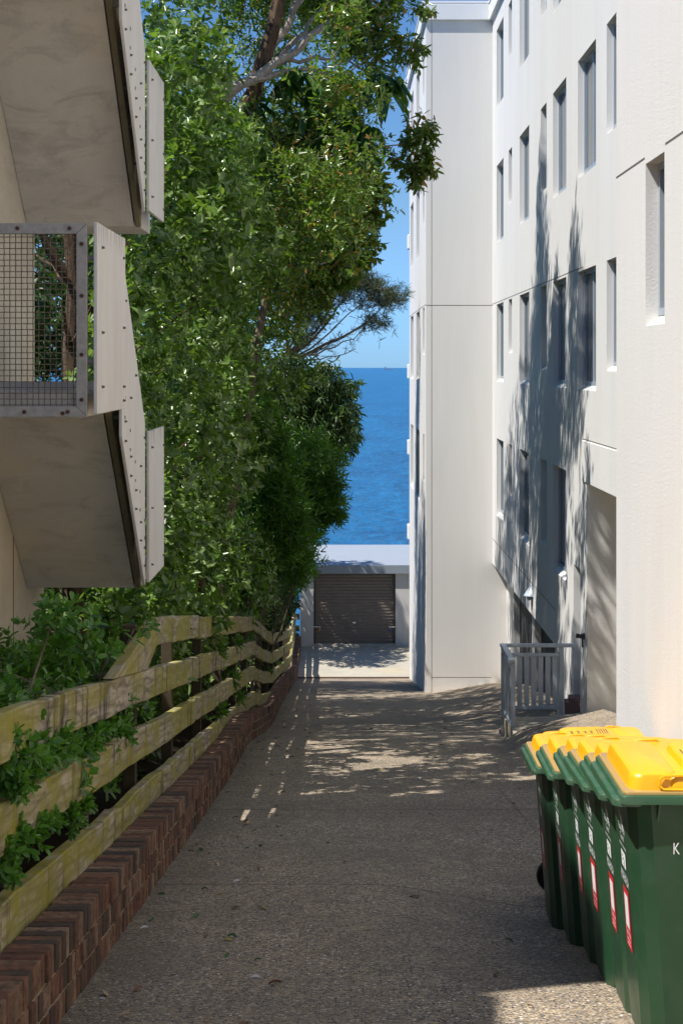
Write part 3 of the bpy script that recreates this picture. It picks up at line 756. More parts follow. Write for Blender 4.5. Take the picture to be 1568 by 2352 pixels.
# ================================================================== BRICK EDGING
def brick_wall(name, label, d0, d1, x0, x1, gfun):
    t = thing(name, label, 'brick wall', (x0, d0, gfun(d0)))
    L = d1-d0; bk = MB(); mo = MB(); rnd = random.Random(int(d0))
    def pos(d, dx, z):
        u = (d-d0)/L; return (x0+(x1-x0)*u+dx-x0, d-d0, gfun(d)+z-gfun(d0))
    def bb(a, b, xa, xb, za, zb, c=.006):
        # a brick as a chamfered block following the fall of the ground
        j = rnd.uniform(-.004, .004); ja = rnd.uniform(-.004, .004)
        ring = []
        for d, s in ((a, c), (a+c, 0), (b-c, 0), (b, c)):
            ring.append([pos(d, xa+s+j, za+s), pos(d, xb-s+j, za+s), pos(d, xb-s+j+.0, zb-s-c*.3+ja), pos(d, xb-s-c+j, zb-s+ja), pos(d, xa+s+c+j, zb-s+ja), pos(d, xa+s+j, zb-s-c*.3+ja)])
        bk.loft(ring)
    p = .086
    n = int(L/p)
    for i in range(n):
        a = d0+i*p
        bb(a, a+.081, -.185+rnd.uniform(-.004, .004), .004+rnd.uniform(-.002, .003), .245, .368)     # headers on edge along the top
    for c_, (za, zb) in enumerate(((.122, .228), (-.01, .104))):
        for i in range(n):
            a = d0+i*p+(.043 if c_ == 0 else .01 if c_ == 1 else .052)
            bb(a, a+.081, -.12, .003+rnd.uniform(-.003, .003), za, zb)
    ring = []
    for i in range(41):
        d = d0+.01+(L-.02)*i/40; ring.append([pos(d, -.18, -.3), pos(d, -.007, -.3), pos(d, -.007, .358), pos(d, -.18, .358)])
    mo.loft(ring)
    bk.build('brick', M['brick'], t); mo.build('mortar', M['mortar'], t)
brick_wall('brick_edging', 'low clinker brick edging under the mossy sleeper fence beside the drive', 2.5, 23.6, XB, XB, lambda d: gh(XB, d))
brick_wall('brick_edging', 'low brick edging under the further fence run towards the garage', 23.62, 45.9, -1.195, -1.30, lambda d: gh(-1.2, d) if d < 41.3 else -9.01)
# ================================================================== WHEELIE BINS
def rrect(x0, x1, y0, y1, r, z, n=4):
    out = []
    for cx, cy, a in ((x1-r, y1-r, 0), (x0+r, y1-r, 90), (x0+r, y0+r, 180), (x1-r, y0+r, 270)):
        for k in range(n+1):
            t = R(a+90*k/n); out.append((cx+r*math.cos(t), cy+r*math.sin(t), z))
    return out
def block(mb, x0, x1, y0, y1, r, z0, z1, e=.012, taper=.0, n=4, tilt=0):
    rings = [rrect(x0, x1, y0, y1, r, z0, n), rrect(x0+taper, x1-taper, y0+taper, y1-taper, r, z1-e, n),
             rrect(x0+taper+e*.3, x1-taper-e*.3, y0+taper+e*.3, y1-taper-e*.3, r, z1-e*.3, n), rrect(x0+taper+e, x1-taper-e, y0+taper+e, y1-taper-e, max(r-e*.6, .004), z1, n)]
    if tilt: rings = [[(x, y, z+tilt*(x-x0)*(z-z0 > 1e-6)) for x, y, z in r_] for r_ in rings]
    mb.loft(rings)
def text_mesh(body, size, mat, name, align='CENTER', ext=0):
    cu = bpy.data.curves.new(name, 'FONT'); cu.body = body; cu.size = size; cu.align_x = align; cu.resolution_u = 3
    tmp = bpy.data.objects.new('tmp', cu); COL.objects.link(tmp)
    dg = bpy.context.evaluated_depsgraph_get(); me = bpy.data.meshes.new_from_object(tmp.evaluated_get(dg))
    bpy.data.objects.remove(tmp); bpy.data.curves.remove(cu)
    me.materials.clear(); me.materials.append(mat); return me
def merge_text(items, name, mat, mapf):
    """items: (string, size, tx, ty, xscale) laid out on a face and mapped to it"""
    mb = MB()
    for s_, size, tx, ty, xs in items:
        me = text_mesh(s_, size, mat, 't')
        mb.add([mapf(v.co.x*xs+tx, v.co.y+ty) for v in me.vertices], [tuple(p.vertices) for p in me.polygons]); bpy.data.meshes.remove(me)
    return mb
def fx(z): return .140-.066*(z-.05)/.88
def front(tx, ty, d=.0025): return (fx(ty)-d, -tx*.76, ty)
def flat_poly(mb, pts, mapf, d=.0025): mb.add([mapf(a, b) for a, b in pts], [tuple(range(len(pts)))])
def bin_parts():
    P_ = {}
    # body: lofted, with chamfered corners and a flat front panel set a little proud
    mb = MB(); rings = []
    def sect(z):
        t = (z-.05)/.88; x0 = fx(z); x1 = .575+.06*t; hw = .212+.036*t; c = .055; q = .012
        return [(x0, -hw+c+.045, z), (x0+q, -hw+c+.015, z), (x0+c*.45, -hw+c*.45, z), (x0+c+.02, -hw, z), (x0+.20, -hw-.002, z), (x0+.215, -hw+.006, z), (x1-c, -hw+.004, z), (x1-c*.3, -hw+c*.3, z), (x1, -hw+c, z),
                (x1, hw-c, z), (x1-c*.3, hw-c*.3, z), (x1-c, hw-.004, z), (x0+.215, hw-.006, z), (x0+.20, hw+.002, z), (x0+c+.02, hw, z), (x0+c*.45, hw-c*.45, z), (x0+q, hw-c-.015, z), (x0, hw-c-.045, z)]
    def shrink(r_, k, z): 
        cx = .36; return [(cx+(x-cx)*k, y*k, z) for x, y, _ in r_]
    mb.loft([shrink(sect(.05), .90, .004), shrink(sect(.05), .97, .018), sect(.05)]+[sect(z) for z in (.2, .4, .6, .8, .982)])
    P_['body'] = mb.mesh('body', M['green'], smooth=True, ang=14)
    # rim with a lower front lip and side gussets
    mb = MB()
    block(mb, .025, .70, -.29, .29, .03, .968, 1.0, .006)
    block(mb, 0.0, .12, -.270, .270, .035, .955, .982, .006)
    for s in (-1, 1):
        for x, l in ((.17, .055), (.30, .06), (.43, .06)):
            mb.prism([(s*.244, .968), (s*.286, .968), (s*.244, .968-l*1.45)], 0, x, x+.008)
        mb.box(.165, .235, s*.29-.003, s*.29+.003, .908, .99) if False else None
    P_['rim'] = mb.mesh('rim', M['greenrim'], smooth=True, ang=30)
    mb = MB(); block(mb, .036, .735, -.280, .280, .03, 1.001, 1.012, .004)
    P_['lid'] = mb.mesh('lid', M['yellowdust'], smooth=True, ang=30)
    mb = MB(); block(mb, .062, .262, -.258, .258, .052, 1.012, 1.070, .018, .008, 6)
    P_['lid_bump'] = mb.mesh('lid_bump', M['yellow'], smooth=True, ang=40)
    mb = MB(); block(mb, .205, .40, -.262, .262, .04, 1.012, 1.063, .014, .004, 4)
    for s in (-1, 1):                       # grip recess outlined by a raised loop on each side
        lp = [(.175, s*.265, 1.03), (.178, s*.264, 1.055), (.195, s*.259, 1.064), (.275, s*.259, 1.066), (.292, s*.264, 1.056), (.296, s*.267, 1.026), (.28, s*.270, 1.017), (.19, s*.270, 1.018), (.175, s*.265, 1.03)]
        mb.tube(lp, .0055, 6, False)
    P_['lid_grip'] = mb.mesh('lid_grip', M['yellow'], smooth=True, ang=40)
    mb = MB(); block(mb, .275, .64, -.20, .20, .07, 1.012, 1.090, .022, .014, 5, -.02)
    P_['lid_ridge'] = mb.mesh('lid_ridge', M['yellow'], smooth=True, ang=40)
    mb = MB(); block(mb, .38, .735, -.262, .262, .06, 1.012, 1.045, .015, .01, 4, -.01)
    P_['lid_shoulder'] = mb.mesh('lid_shoulder', M['yellow'], smooth=True, ang=40)
    # worn printed symbols along the ridge
    def lidtop(a, b): return (a, b, 1.0915-.02*(a-.275))
    mb = MB()
    for i in range(5): flat_poly(mb, [(.315+i*.016, -.10), (.321+i*.016, -.10), (.321+i*.016, .02), (.315+i*.016, .02)], lidtop)
    for i, (a, b) in enumerate(((.41, -.06), (.45, -.05), (.495, -.06), (.54, -.06))):
        for k in range(4):
            y_ = b+k*.028; flat_poly(mb, [(a, y_), (a+.026-.006*(k % 2), y_), (a+.026-.006*(k % 2), y_+.008), (a, y_+.008)], lidtop)
        flat_poly(mb, [(a+.010, b), (a+.015, b), (a+.015, b+.09), (a+.010, b+.09)], lidtop)
    P_['lid_print'] = mb.mesh('lid_print', M['ink'])
    mb = MB(); mb.tube([(.745, -.25, 1.0), (.745, .25, 1.0)], .016, 8)
    for y in (-.20, -.07, .07, .20): mb.box(.69, .745, y-.012, y+.012, .985, 1.012)
    P_['handle_bar'] = mb.mesh('handle_bar', M['greenrim'], smooth=True)
    mb = MB()
    mb.tube([(.738, -.2, 1.008), (.738, .2, 1.008)], .012, 6)
    for y in (-.18, -.09, .09, .18): mb.tube([(.745, y-.02, 1.012), (.745, y+.02, 1.012)], .022, 8)
    P_['hinge'] = mb.mesh('hinge', M['yellow'], smooth=True)
    mb = MB(); mb.loft([[(.1*rr*math.cos(k*math.pi/10), y, .1*rr*math.sin(k*math.pi/10)) for k in range(20)] for rr, y in ((.55, -.02), (.92, -.024), (1.0, -.016), (1.0, .016), (.92, .024), (.55, .02))])
    P_['wheel'] = mb.mesh('wheel', M['black'], smooth=True)
    # printed logo: four curved ribbons
    mb = MB()
    for k in range(4):
        n = 14; top, bot = [], []
        for i in range(n+1):
            u = i/n
            cx_ = -.045+.020*k*.4+.085*u+.012*k*(1-u); cy_ = .868-.052*u-.013*k*.9-.012*math.sin(u*math.pi*1.6)+.016*u*u*2*(k == 0)*0
            th = .0082*math.sin(math.pi*min(.97, max(.06, u)))
            top.append((cx_, cy_+th)); bot.append((cx_, cy_-th))
        for i in range(n): flat_poly(mb, [bot[i], bot[i+1], top[i+1], top[i]], front)
    P_['council_logo'] = mb.mesh('council_logo', M['white'])
    mb = merge_text([('Randwick City', .036, .0, .782, .74), ('Council', .036, 0, .750, .80), ('a sense of community', .021, 0, .722, .95)], 'x', M['white'], front)
    P_['council_lettering'] = mb.mesh('council_lettering', M['white'])
    mb = MB(); flat_poly(mb, [(-.055, .705), (.055, .705), (.055, .645), (-.055, .645)], front)
    P_['white_sticker'] = mb.mesh('white_sticker', M['white'])
    mb = MB(); f2_ = lambda a, b: front(a, b, .0034)
    for a, b, w_, h_ in ((-.035, .69, .02, .006), (-.01, .682, .022, .006), (-.03, .672, .012, .005), (.0, .664, .02, .005), (.02, .676, .012, .005), (.005, .655, .016, .004)): flat_poly(mb, [(a, b), (a+w_, b), (a+w_, b-h_), (a, b-h_)], f2_)
    P_['sticker_print'] = mb.mesh('sticker_print', M['ink'])
    mb = merge_text([('MAHALA', .062, 0, .583, .78)], 'x', M['white'], front)
    P_['stencil_lettering'] = mb.mesh('stencil_lettering', M['white'])
    mb = MB(); flat_poly(mb, [(-.072, .565), (.072, .565), (.072, .335), (-.072, .335)], front); P_['red_sticker'] = mb.mesh('red_sticker', M['red'])
    mb = MB(); flat_poly(mb, [(-.048, .54), (.042, .54), (.042, .415), (-.048, .415)], f2_)
    tm = merge_text([('Tox Free', .034, 0, .383, .9)], 'x', M['white'], f2_); mb.add(tm.v, tm.f)
    for b in (.368, .352): flat_poly(mb, [(-.045, b), (.045, b), (.045, b-.004), (-.045, b-.004)], f2_)
    P_['sticker_panel'] = mb.mesh('sticker_panel', M['white'])
    return P_
BP = bin_parts()
def wheelie_bin(loc, rot, label, full=True, stencil=True, rnd=0, torn=False):
    t = thing('wheelie_bin', label, 'wheelie bin', loc, 'green wheelie bins lined up against the white wall', rot)
    t.scale = (1, 1, 1.04)
    body = link('body', BP['body'], t); link('rim', BP['rim'], t)
    lid = link('lid', BP['lid'], t)
    for k in ('lid_bump', 'lid_grip', 'lid_ridge', 'lid_shoulder', 'lid_print'): link(k, BP[k], lid)
    hb = link('handle_bar', BP['handle_bar'], t); link('hinge', BP['hinge'], lid)
    for s in (-1, 1):
        q = link('wheel', BP['wheel'], t); q.location = (.655, s*.245, .10)
    link('council_logo', BP['council_logo'], body); link('council_lettering', BP['council_lettering'], body)
    q = link('white_sticker', BP['white_sticker'], body); q2 = link('sticker_print', BP['sticker_print'], body)
    if stencil: link('stencil_lettering', BP['stencil_lettering'], body)
    r_ = link('red_sticker', BP['red_sticker'], body); p_ = link('sticker_panel', BP['sticker_panel'], body)
    return t, body
BIN = [(5.69, 1.03, 'nearest green wheelie bin with a white chalked K on its side'),
       (6.32, 1.09, 'green wheelie bin standing directly behind the one marked K'),
       (6.95, 1.12, 'third green wheelie bin counting from the one marked K'),
       (7.55, 1.15, 'middle green wheelie bin, fourth counting from the one marked K'),
       (8.16, 1.14, 'fifth green wheelie bin from the one marked K'),
       (8.78, 1.13, 'green wheelie bin beside the one turned round at the far end of the row')]
rb = random.Random(11)
for i, (d, x, lab) in enumerate(BIN):
    z = gh(x+.3, d)
    t, body = wheelie_bin((x, d, z), R(rb.uniform(-2.0, 2.0)), lab, stencil=(i != 5))
    if i == 0:
        mk = merge_text([('K', .062, 0, 0, .85)], 'x', M['white'], lambda a, b: (.243+a*.8, -(.212+.036*(.80+b-.05)/.88)-.004, .775+b))
        me = mk.mesh('chalk_letter', M['white']); link('chalk_letter', me, body)
t, body = wheelie_bin((2.07, 9.42, gh(1.5, 9.42)), R(180), 'farthest green wheelie bin, turned round with its wheels towards the drive', stencil=True)

# ================================================================== FALLEN LEAVES ON THE DRIVE
lfm = []
def lmat(name, c): 
    return m_plain(name, c, .7, 0, .3, 60)
LK = {'brown': (lmat('dry_brown', (.16, .085, .045)), 'dry brown curled leaf lying on the driveway'),
      'tan': (lmat('dry_tan', (.42, .31, .19)), 'pale tan dry leaf lying on the driveway'),
      'green': (lmat('fallen_green', (.06, .14, .035)), 'fresh green leaf lying on the driveway'),
      'yellow': (lmat('fallen_yellow', (.45, .38, .06)), 'yellow leaf lying on the driveway'),
      'white': (lmat('bleached', (.62, .60, .55)), 'bleached white leaf scrap lying on the driveway')}
LM = {}
for k, (m_, _) in LK.items():
    for v in range(2):
        mb = MB(); L = .075; W = .03; rings = []
        n = 6
        for i in range(n+1):
            u = i/n; ww = W*math.sin(math.pi*min(.96, max(.04, u)))**.8*.5; zz = .003+(.006+.006*v)*math.sin(u*math.pi)+.006*v*u
            cv = .005*math.sin(u*2.5+v)
            rings.append([(cv-ww, (u-.5)*L, zz+.006*v), (cv, (u-.5)*L, zz-.004), (cv+ww, (u-.5)*L, zz+.007)])
        for a, b in zip(rings, rings[1:]):
            mb.quad(a[0], a[1], b[1], b[0]); mb.quad(a[1], a[2], b[2], b[1])
        LM[(k, v)] = mb.mesh('fallen_leaf', m_, smooth=True)
rl = random.Random(21)
for i in range(190):
    u = rl.random()
    d = 5.6+24*u**1.25
    if rl.random() < .55: x = XB+.05+abs(rl.gauss(0, .45))
    else: x = rl.uniform(-1.15, 1.9 if d > 10.5 else .95)
    if x > 2.2: continue
    k = rl.choices(['brown', 'tan', 'green', 'yellow', 'white'], [5, 5, 3, 1.2, 1.5])[0]
    o = link('fallen_leaf', LM[(k, rl.randint(0, 1))]); o.location = (x, d, gh(x, d)+.004)
    o.rotation_euler = (-math.atan(.176)+rl.uniform(-.1, .1), rl.uniform(-.25, .25), rl.uniform(0, 6.28)); s_ = rl.uniform(.4, .95); o.scale = (s_, s_, s_)
    tag(o, LK[k][1], 'fallen leaf', k+' leaves scattered on the driveway')
# ================================================================== PLANTS
rs = np.random.default_rng(5)
def unit(a): return a/np.maximum(np.linalg.norm(a, axis=-1, keepdims=True), 1e-9)
def np_mesh(name, V, F4, mat, smooth=False):
    me = bpy.data.meshes.new(name); n = len(V); m = len(F4)
    me.vertices.add(n); me.vertices.foreach_set('co', np.ascontiguousarray(V, np.float32).ravel())
    me.loops.add(m*4); me.loops.foreach_set('vertex_index', np.ascontiguousarray(F4, np.int32).ravel())
    me.polygons.add(m); me.polygons.foreach_set('loop_start', np.arange(0, m*4, 4, dtype=np.int32))
    try: me.polygons.foreach_set('loop_total', np.full(m, 4, np.int32))
    except Exception: pass
    me.update(calc_edges=True); me.materials.append(mat)
    return me
def leaf_arrays(base, d, nrm, L, W, fold=.16, droop=.12, broad=.42):
    side = unit(np.cross(d, nrm)); nrm = np.cross(side, d)
    L = L[:, None]; W = W[:, None]
    t = base+d*L-nrm*L*droop
    l1 = base+d*L*(broad*.62)+side*W*.5+nrm*W*fold; r1 = base+d*L*(broad*.62)-side*W*.5+nrm*W*fold
    l2 = base+d*L*(broad+.30)+side*W*.40+nrm*(W*fold*.9-L*droop*.45); r2 = base+d*L*(broad+.30)-side*W*.40+nrm*(W*fold*.9-L*droop*.45)
    V = np.stack([base, l1, l2, t, r2, r1], 1).reshape(-1, 3)
    i = (np.arange(len(base))*6)[:, None]
    F = np.concatenate([i+np.array([[0, 3, 2, 1]]), i+np.array([[0, 5, 4, 3]])], 0)
    return V, F
def sinnoise(p, sc_, seed):
    r = np.random.default_rng(seed); out = np.zeros(len(p))
    for k in range(6):
        v = r.normal(size=3); v *= sc_*(1+.6*k)/np.linalg.norm(v); out += np.sin(p@v+r.uniform(0, 6.28))/(1+.35*k)
    return out/3.0
def crown_pts(blobs, n, shell=.5, clump=1.6, gap=-.35, seed=1, keep=.72, ext=0.):
    r = np.random.default_rng(seed); B_ = np.array([[*b[0], *(b[1] if hasattr(b[1], '__len__') else (b[1],)*3)] for b in blobs], float)
    c, q = B_[:, :3], B_[:, 3:]
    wgt = (q[:, 0]*q[:, 1]+q[:, 1]*q[:, 2]+q[:, 0]*q[:, 2]); k = r.choice(len(B_), size=int(n*2.2), p=wgt/wgt.sum())
    u = unit(r.normal(size=(len(k), 3))); f = 1-shell*r.random(len(k))**1.7+ext*r.random(len(k))**3
    p = c[k]+u*q[k]*f[:, None]; out = unit(u/q[k])
    nz = sinnoise(p, clump, seed); p = p+out*(nz*.16*q[k].mean(1))[:, None]
    ok = nz > gap
    for j in range(len(B_)):
        e = (((p-c[j])/q[j])**2).sum(1); ok &= ~((e < keep**2) & (k != j))
    p, out = p[ok][:n], out[ok][:n]
    return p, out
def rosettes(p, out, k, L, W, ang=(35, 85), up=.35, rand=.6, grav=0., seed=2, stem=.05, **kw):
    r = np.random.default_rng(seed); n = len(p)
    d = unit(out+np.array([0, 0, up])+r.normal(size=(n, 3))*rand)
    a = unit(np.cross(d, r.normal(size=(n, 3)))); b = np.cross(d, a)
    VV, FF, o = [], [], 0
    ph = r.uniform(0, 6.28, n)
    for j in range(k):
        phi = ph+j*2.4+r.normal(size=n)*.25; th = np.radians(ang[0]+(ang[1]-ang[0])*(1-j/max(1, k-1))+r.normal(size=n)*9)
        rad = a*np.cos(phi)[:, None]+b*np.sin(phi)[:, None]
        ld = d*np.cos(th)[:, None]+rad*np.sin(th)[:, None]; ld[:, 2] -= grav*r.uniform(.5, 1.3, n); ld = unit(ld)
        nn = unit(d-ld*(d*ld).sum(1)[:, None]+r.normal(size=(n, 3))*.22)
        sz = r.uniform(.7, 1.2, n)*(.65+.35*(1-j/k))
        V, F = leaf_arrays(p+d*(stem*j/k)[..., None] if False else p+d*(stem*j/k), ld, nn, L*sz, W*sz*r.uniform(.85, 1.15, n), **kw)
        VV.append(V); FF.append(F+o); o += len(V)
    return np.concatenate(VV), np.concatenate(FF)
def join(parts):
    V, F, o = [], [], 0
    for v, f in parts: V.append(v); F.append(f+o); o += len(v)
    return np.concatenate(V), np.concatenate(F)
def loc_np(V, loc): return V-np.array(loc)
def bez(a, b, c, n=8): return [a*(1-t)**2+b*2*t*(1-t)+c*t*t for t in [i/n for i in range(n+1)]]
def wob(pts, amp, rnd):
    return [p if i in (0,) else p+Vector((rnd.uniform(-amp, amp), rnd.uniform(-amp, amp), rnd.uniform(-amp, amp))) for i, p in enumerate(pts)]
def limb(mb, a, c, r0, r1, rnd, sag=.0, n=9, amp=.04, sides=7, mid=None):
    m = mid or (a+c)/2+Vector((0, 0, -sag)); pts = wob(bez(Vector(a), Vector(m), Vector(c), n), amp, rnd)
    mb.tube(pts, [r0+(r1-r0)*i/n for i in range(n+1)], sides); return pts
def twigs_to(mb, nodes, targets, r0, r1, rnd, sides=4, sag=.05):
    nd = np.array([tuple(q) for q in nodes]); used = {}
    for t in targets:
        k = int(np.argmin(((nd-t)**2).sum(1))); a = Vector(nd[k]); b = Vector(t)
        L = (b-a).length
        used[k] = used.get(k, 0)+1
        if L < .03 or L > 1.5 or used[k] > 4: continue
        m = (a+b)/2+Vector((rnd.uniform(-.2, .2)*L, rnd.uniform(-.2, .2)*L, rnd.uniform(-.05, .22)*L))
        pts = wob(bez(a, m, b, 4), .02*L, rnd); mb.tube(pts, [r0+(r1-r0)*i/4 for i in range(5)], sides, False)

def plant(name, label, cat, loc, trunk, tmat, V, F, lmat_, group=None, part='crown'):
    t = thing(name, label, cat, loc, group)
    if trunk is not None and trunk.v: shift(trunk, loc).build('trunk', tmat, t, smooth=True)
    link(part, np_mesh(part, loc_np(V, loc), F, lmat_), t); return t

rnd = random.Random(9)
# ---- 1 the dense fig along the fence (nearest tree), D 12.5 - 19: a rounded sunlit mass
blobs = []
def drape(D, xr, z):       # keep the skirt behind the fence boards
    return min(xr, -1.80) if z < fz(D, .75) else xr
for D, xr, zt in ((13.6, -1.75, 2.6), (14.9, -1.55, 3.3), (16.4, -1.50, 3.2), (18.0, -1.45, 2.2), (19.4, -1.45, 1.0)):
    z = -.176*D-1.0
    while z < zt:
        lean = max(0, z+.2)*.10; rr = rnd.uniform(.26, .42)
        dd = D+rnd.uniform(-.35, .35); blobs.append(((drape(D, xr+rnd.uniform(-.1, .22), z)-rr*.85-lean+.25*math.sin(D*2.3+z*1.7), dd+max(0, z-.5)*.12, z), (rr, .62, .55))); z += .74
for D in (14.2, 15.2, 16.2, 17.2, 18.2, 19.0):
    for z, dx in ((1.2, .1), (2.0, .0), (2.9, -.2)): blobs.append(((-1.45+dx+rnd.uniform(-.2, .25), D+rnd.uniform(-.3, .3), z+rnd.uniform(-.2, .2)), (.42, .5, .36)))
for D, xr in ((13.4, -2.3), (15.5, -2.1), (17.5, -1.95), (19, -1.9)): blobs.append(((xr-.5, D, fz(D, .9)), (.7, .9, .8)))
p, o_ = crown_pts(blobs, 4000, .5, 2.0, -.28, 11)
V, F = rosettes(p, o_, 7, .150, .066, (38, 80), .9, .45, .03, 12, .14)
tr = MB()
for (D, X) in ((14.0, -2.6), (16.6, -2.45)):
    pts = limb(tr, Vector((X, D, -4.2)), Vector((X-.1, D+.3, 2.0)), .13, .06, rnd, 0, 10, .02, 10)
    for q in range(16):
        a = pts[rnd.randint(2, 9)]; limb(tr, a, a+Vector((rnd.uniform(-.6, 1.0), rnd.uniform(-.9, .9), rnd.uniform(.2, .9))), .04, .010, rnd, 0, 5, .03, 6)
plant('fig_tree', 'dense sunlit evergreen tree with rounded leaves rising right beside the concrete stair', 'tree', (-2.4, 14, -3.9), tr, M['bark'], V, F, M['lf_fig'])

# ---- 2 dark rough barked tree further in, its crown high above the fig
blobs = []
for D in (20.2, 22.5, 25.5, 29, 32.5):
    z = -.176*D-.8
    while z < 5.6-.12*(D-20):
        rr = rnd.uniform(.85, 1.15); blobs.append(((-2.65+(.35 if D < 21 and z > 1.5 else 0)+rnd.uniform(-.25, .25), D+rnd.uniform(-.4, .4), z), (rr, 1.3, 1.0))); z += 1.15
for D, X, z, rr in ((20.5, -2.9, 6.2, 1.1), (24, -3.0, 6.4, 1.3), (27, -3.0, 6.4, 1.2), (19.6, -3.3, 4.6, 1.0), (19.4, -2.9, 3.4, .8), (19.1, -2.3, 3.0, .7), (19.3, -2.5, 5.6, .8), (23, -1.75, -1.2, .7), (23.5, -1.7, 0, .7), (24, -1.6, 1.2, .7), (24.5, -1.4, 2.2, .7), (26, -1.6, .6, .8), (26, -1.6, -1, .8), (27.5, -1.5, 1.8, .8), (22.3, -1.8, 1.0, .6), (22, -1.9, -.2, .6), (24, -.85, -.15, .45), (24.3, -.62, -.2, .33), (24.2, -1.1, -.3, .5), (20.4, -1.85, .9, .5), (20.5, -1.8, 2.1, .5), (21.5, -1.75, 2.9, .5), (20.2, -2.2, 1.6, .5)): blobs.append(((X, D, z), rr))
p, o_ = crown_pts(blobs, 6400, .6, 1.2, -.30, 21)
V, F = rosettes(p, o_, 7, .160, .068, (35, 82), .9, .6, .10, 22, .15)
tr = MB(); limb(tr, Vector((-2.35, 21, -5.4)), Vector((-1.95, 21, 3.4)), .26, .20, rnd, 0, 12, .05, 10); limb(tr, Vector((-1.97, 21, 2.9)), Vector((-3.6, 22.6, 4.6)), .14, .04, rnd, 0, 10, .08, 8)
limb(tr, Vector((-1.97, 21, 2.7)), Vector((-.75, 21.4, 6.6)), .15, .09, rnd, 0, 9, .05, 8, Vector((-1.2, 21.2, 3.9)))
plant('bark_tree', 'dark rough barked tree with a broad evergreen crown behind the fence', 'tree', (-2.35, 21, -5.4), tr, M['bark'], V, F, M['lf_fig'])

# ---- 3 lilly pilly with pale limbs and fine sparse reddish foliage over the drive
blobs = [(P(x, y, D), r) for x, y, D, r in ((700, 90, 22.4, .42), (770, 60, 22.5, .6), (820, 90, 22.5, .6), (860, 130, 22.6, .42), (730, 200, 22.4, .4), (640, 330, 21.5, .7), (560, 360, 21, .55), (700, 330, 22, .6),
         (770, 330, 22.5, .55), (830, 340, 23, .38), (700, 440, 22.5, .75), (790, 430, 23, .6), (850, 420, 23.2, .33), (620, 470, 22, .55), (740, 530, 23, .55), (800, 540, 23.3, .42), (660, 600, 23, .6), (780, 590, 23.5, .38), (580, 640, 22.4, .5), (700, 680, 23.5, .5), (520, 540, 21, .45), (740, 10, 22.6, .4), (830, 20, 22, .5), (760, -60, 22.5, .7))]
# its top, above the picture: three narrow leaders, whose shadows climb the building
blobs += [((X, D, z), r) for X, D, z, r in ((-.7, 23.2, 7.0, 1.2), (-.8, 23.2, 8.4, 1.0), (-.8, 23.1, 9.6, .7), (-.8, 23.1, 10.6, .45), (-.8, 23.1, 11.4, .25), (-.9, 19.6, 7.2, .8), (-.9, 19.5, 8.4, .7), (-.9, 19.5, 9.5, .45), (-.9, 19.5, 10.5, .25), (-1.0, 18.7, 7.0, .55), (-1.0, 18.7, 8.3, .4), (-1.0, 18.7, 9.3, .22), (-.9, 21.3, 7.2, .9), (-.9, 21.4, 8.2, .6), (-.8, 25, 6.9, .9), (-.8, 25.4, 7.8, .6), (-1, 27, 5.9, .8),
    # the wide sparse crown behind the leading edge, over the drive
    (0, 18.8, 2.6, .5), (.12, 18.9, 3.6, .45), (-.1, 18.7, 1.6, .45), (.1, 18.6, 4.4, .4), (.3, 21.5, 2.4, .4), (-.9, 18.9, 1.6, .6), (-.6, 19.2, 2.6, .7), (-.2, 19.4, 3.6, .5), (-.1, 19.6, 2.2, .4), (.1, 20.4, 3.2, .5),
    (-.4, 25.4, 4.4, .8), (-.3, 26.6, 3.4, .8), (-.5, 28, 4.2, .9), (-.6, 28.6, 2.6, .8), (-.3, 25.8, 2.4, .7), (-1.2, 27, 1.2, .8), (-.9, 29.6, 3.4, .8), (-1.4, 21, 6.6, .9), (-1.4, 23.5, 7.0, 1.0), (-.2, 24, 6.4, .8), (-.2, 21.6, 5.9, .6), (-1.3, 25.5, 6.6, 1.0))]
p, o_ = crown_pts(blobs, 11500, .9, 2.2, -.15, 31, .35, .3)
V, F = rosettes(p, o_, 6, .115, .046, (30, 80), .5, .8, .15, 32, .15)
tr = MB(); base = P(470, 240, 21)
limb(tr, Vector((-2.6, 21.8, -5.4)), base, .15, .11, rnd, 0, 12, .05, 9, Vector((-2.7, 21.8, 0)))
for a_, b_ in (((-.75, 22.2, 5.8), (-.8, 23.1, 11.2)), ((-.9, 21.8, 5.8), (-.9, 19.5, 10.3)), ((-.9, 21.6, 5.6), (-1.0, 18.7, 9.2)), ((-.75, 22.4, 5.6), (-.9, 26, 7.4))): limb(tr, Vector(a_), Vector(b_), .05, .012, rnd, 0, 8, .04, 6)
main = [base]
main += limb(tr, P(468, 248, 20.2), P(905, -60, 22), .10, .03, rnd, 0, 14, .03, 8, P(590, 190, 21.4))
main += limb(tr, P(520, 215, 20.4), P(800, 170, 22), .065, .02, rnd, 0, 12, .03, 7, P(640, 145, 21.6))
main += limb(tr, P(590, 165, 21.3), P(690, 0, 21.8), .075, .055, rnd, 0, 8, .03, 8)
main += limb(tr, P(600, 160, 21.4), P(850, 160, 22.4), .04, .012, rnd, 0, 12, .04, 6, P(720, 110, 22))
main += limb(tr, P(640, 130, 21.5), P(780, -20, 22), .05, .015, rnd, 0, 10, .04, 6)
main += limb(tr, P(490, 420, 21), P(700, 330, 22), .045, .014, rnd, 0, 10, .04, 6, P(600, 390, 21.5))
main += limb(tr, P(490, 380, 21), P(660, 370, 22), .04, .014, rnd, 0, 10, .05, 6, P(560, 400, 21.5))
main += limb(tr, P(468, 555, 20.6), P(700, 560, 22.5), .045, .012, rnd, 0, 12, .04, 6, P(590, 520, 21.5))
main += limb(tr, P(468, 580, 20.8), P(720, 615, 22.5), .04, .012, rnd, 0, 12, .04, 6, P(560, 610, 21.5))
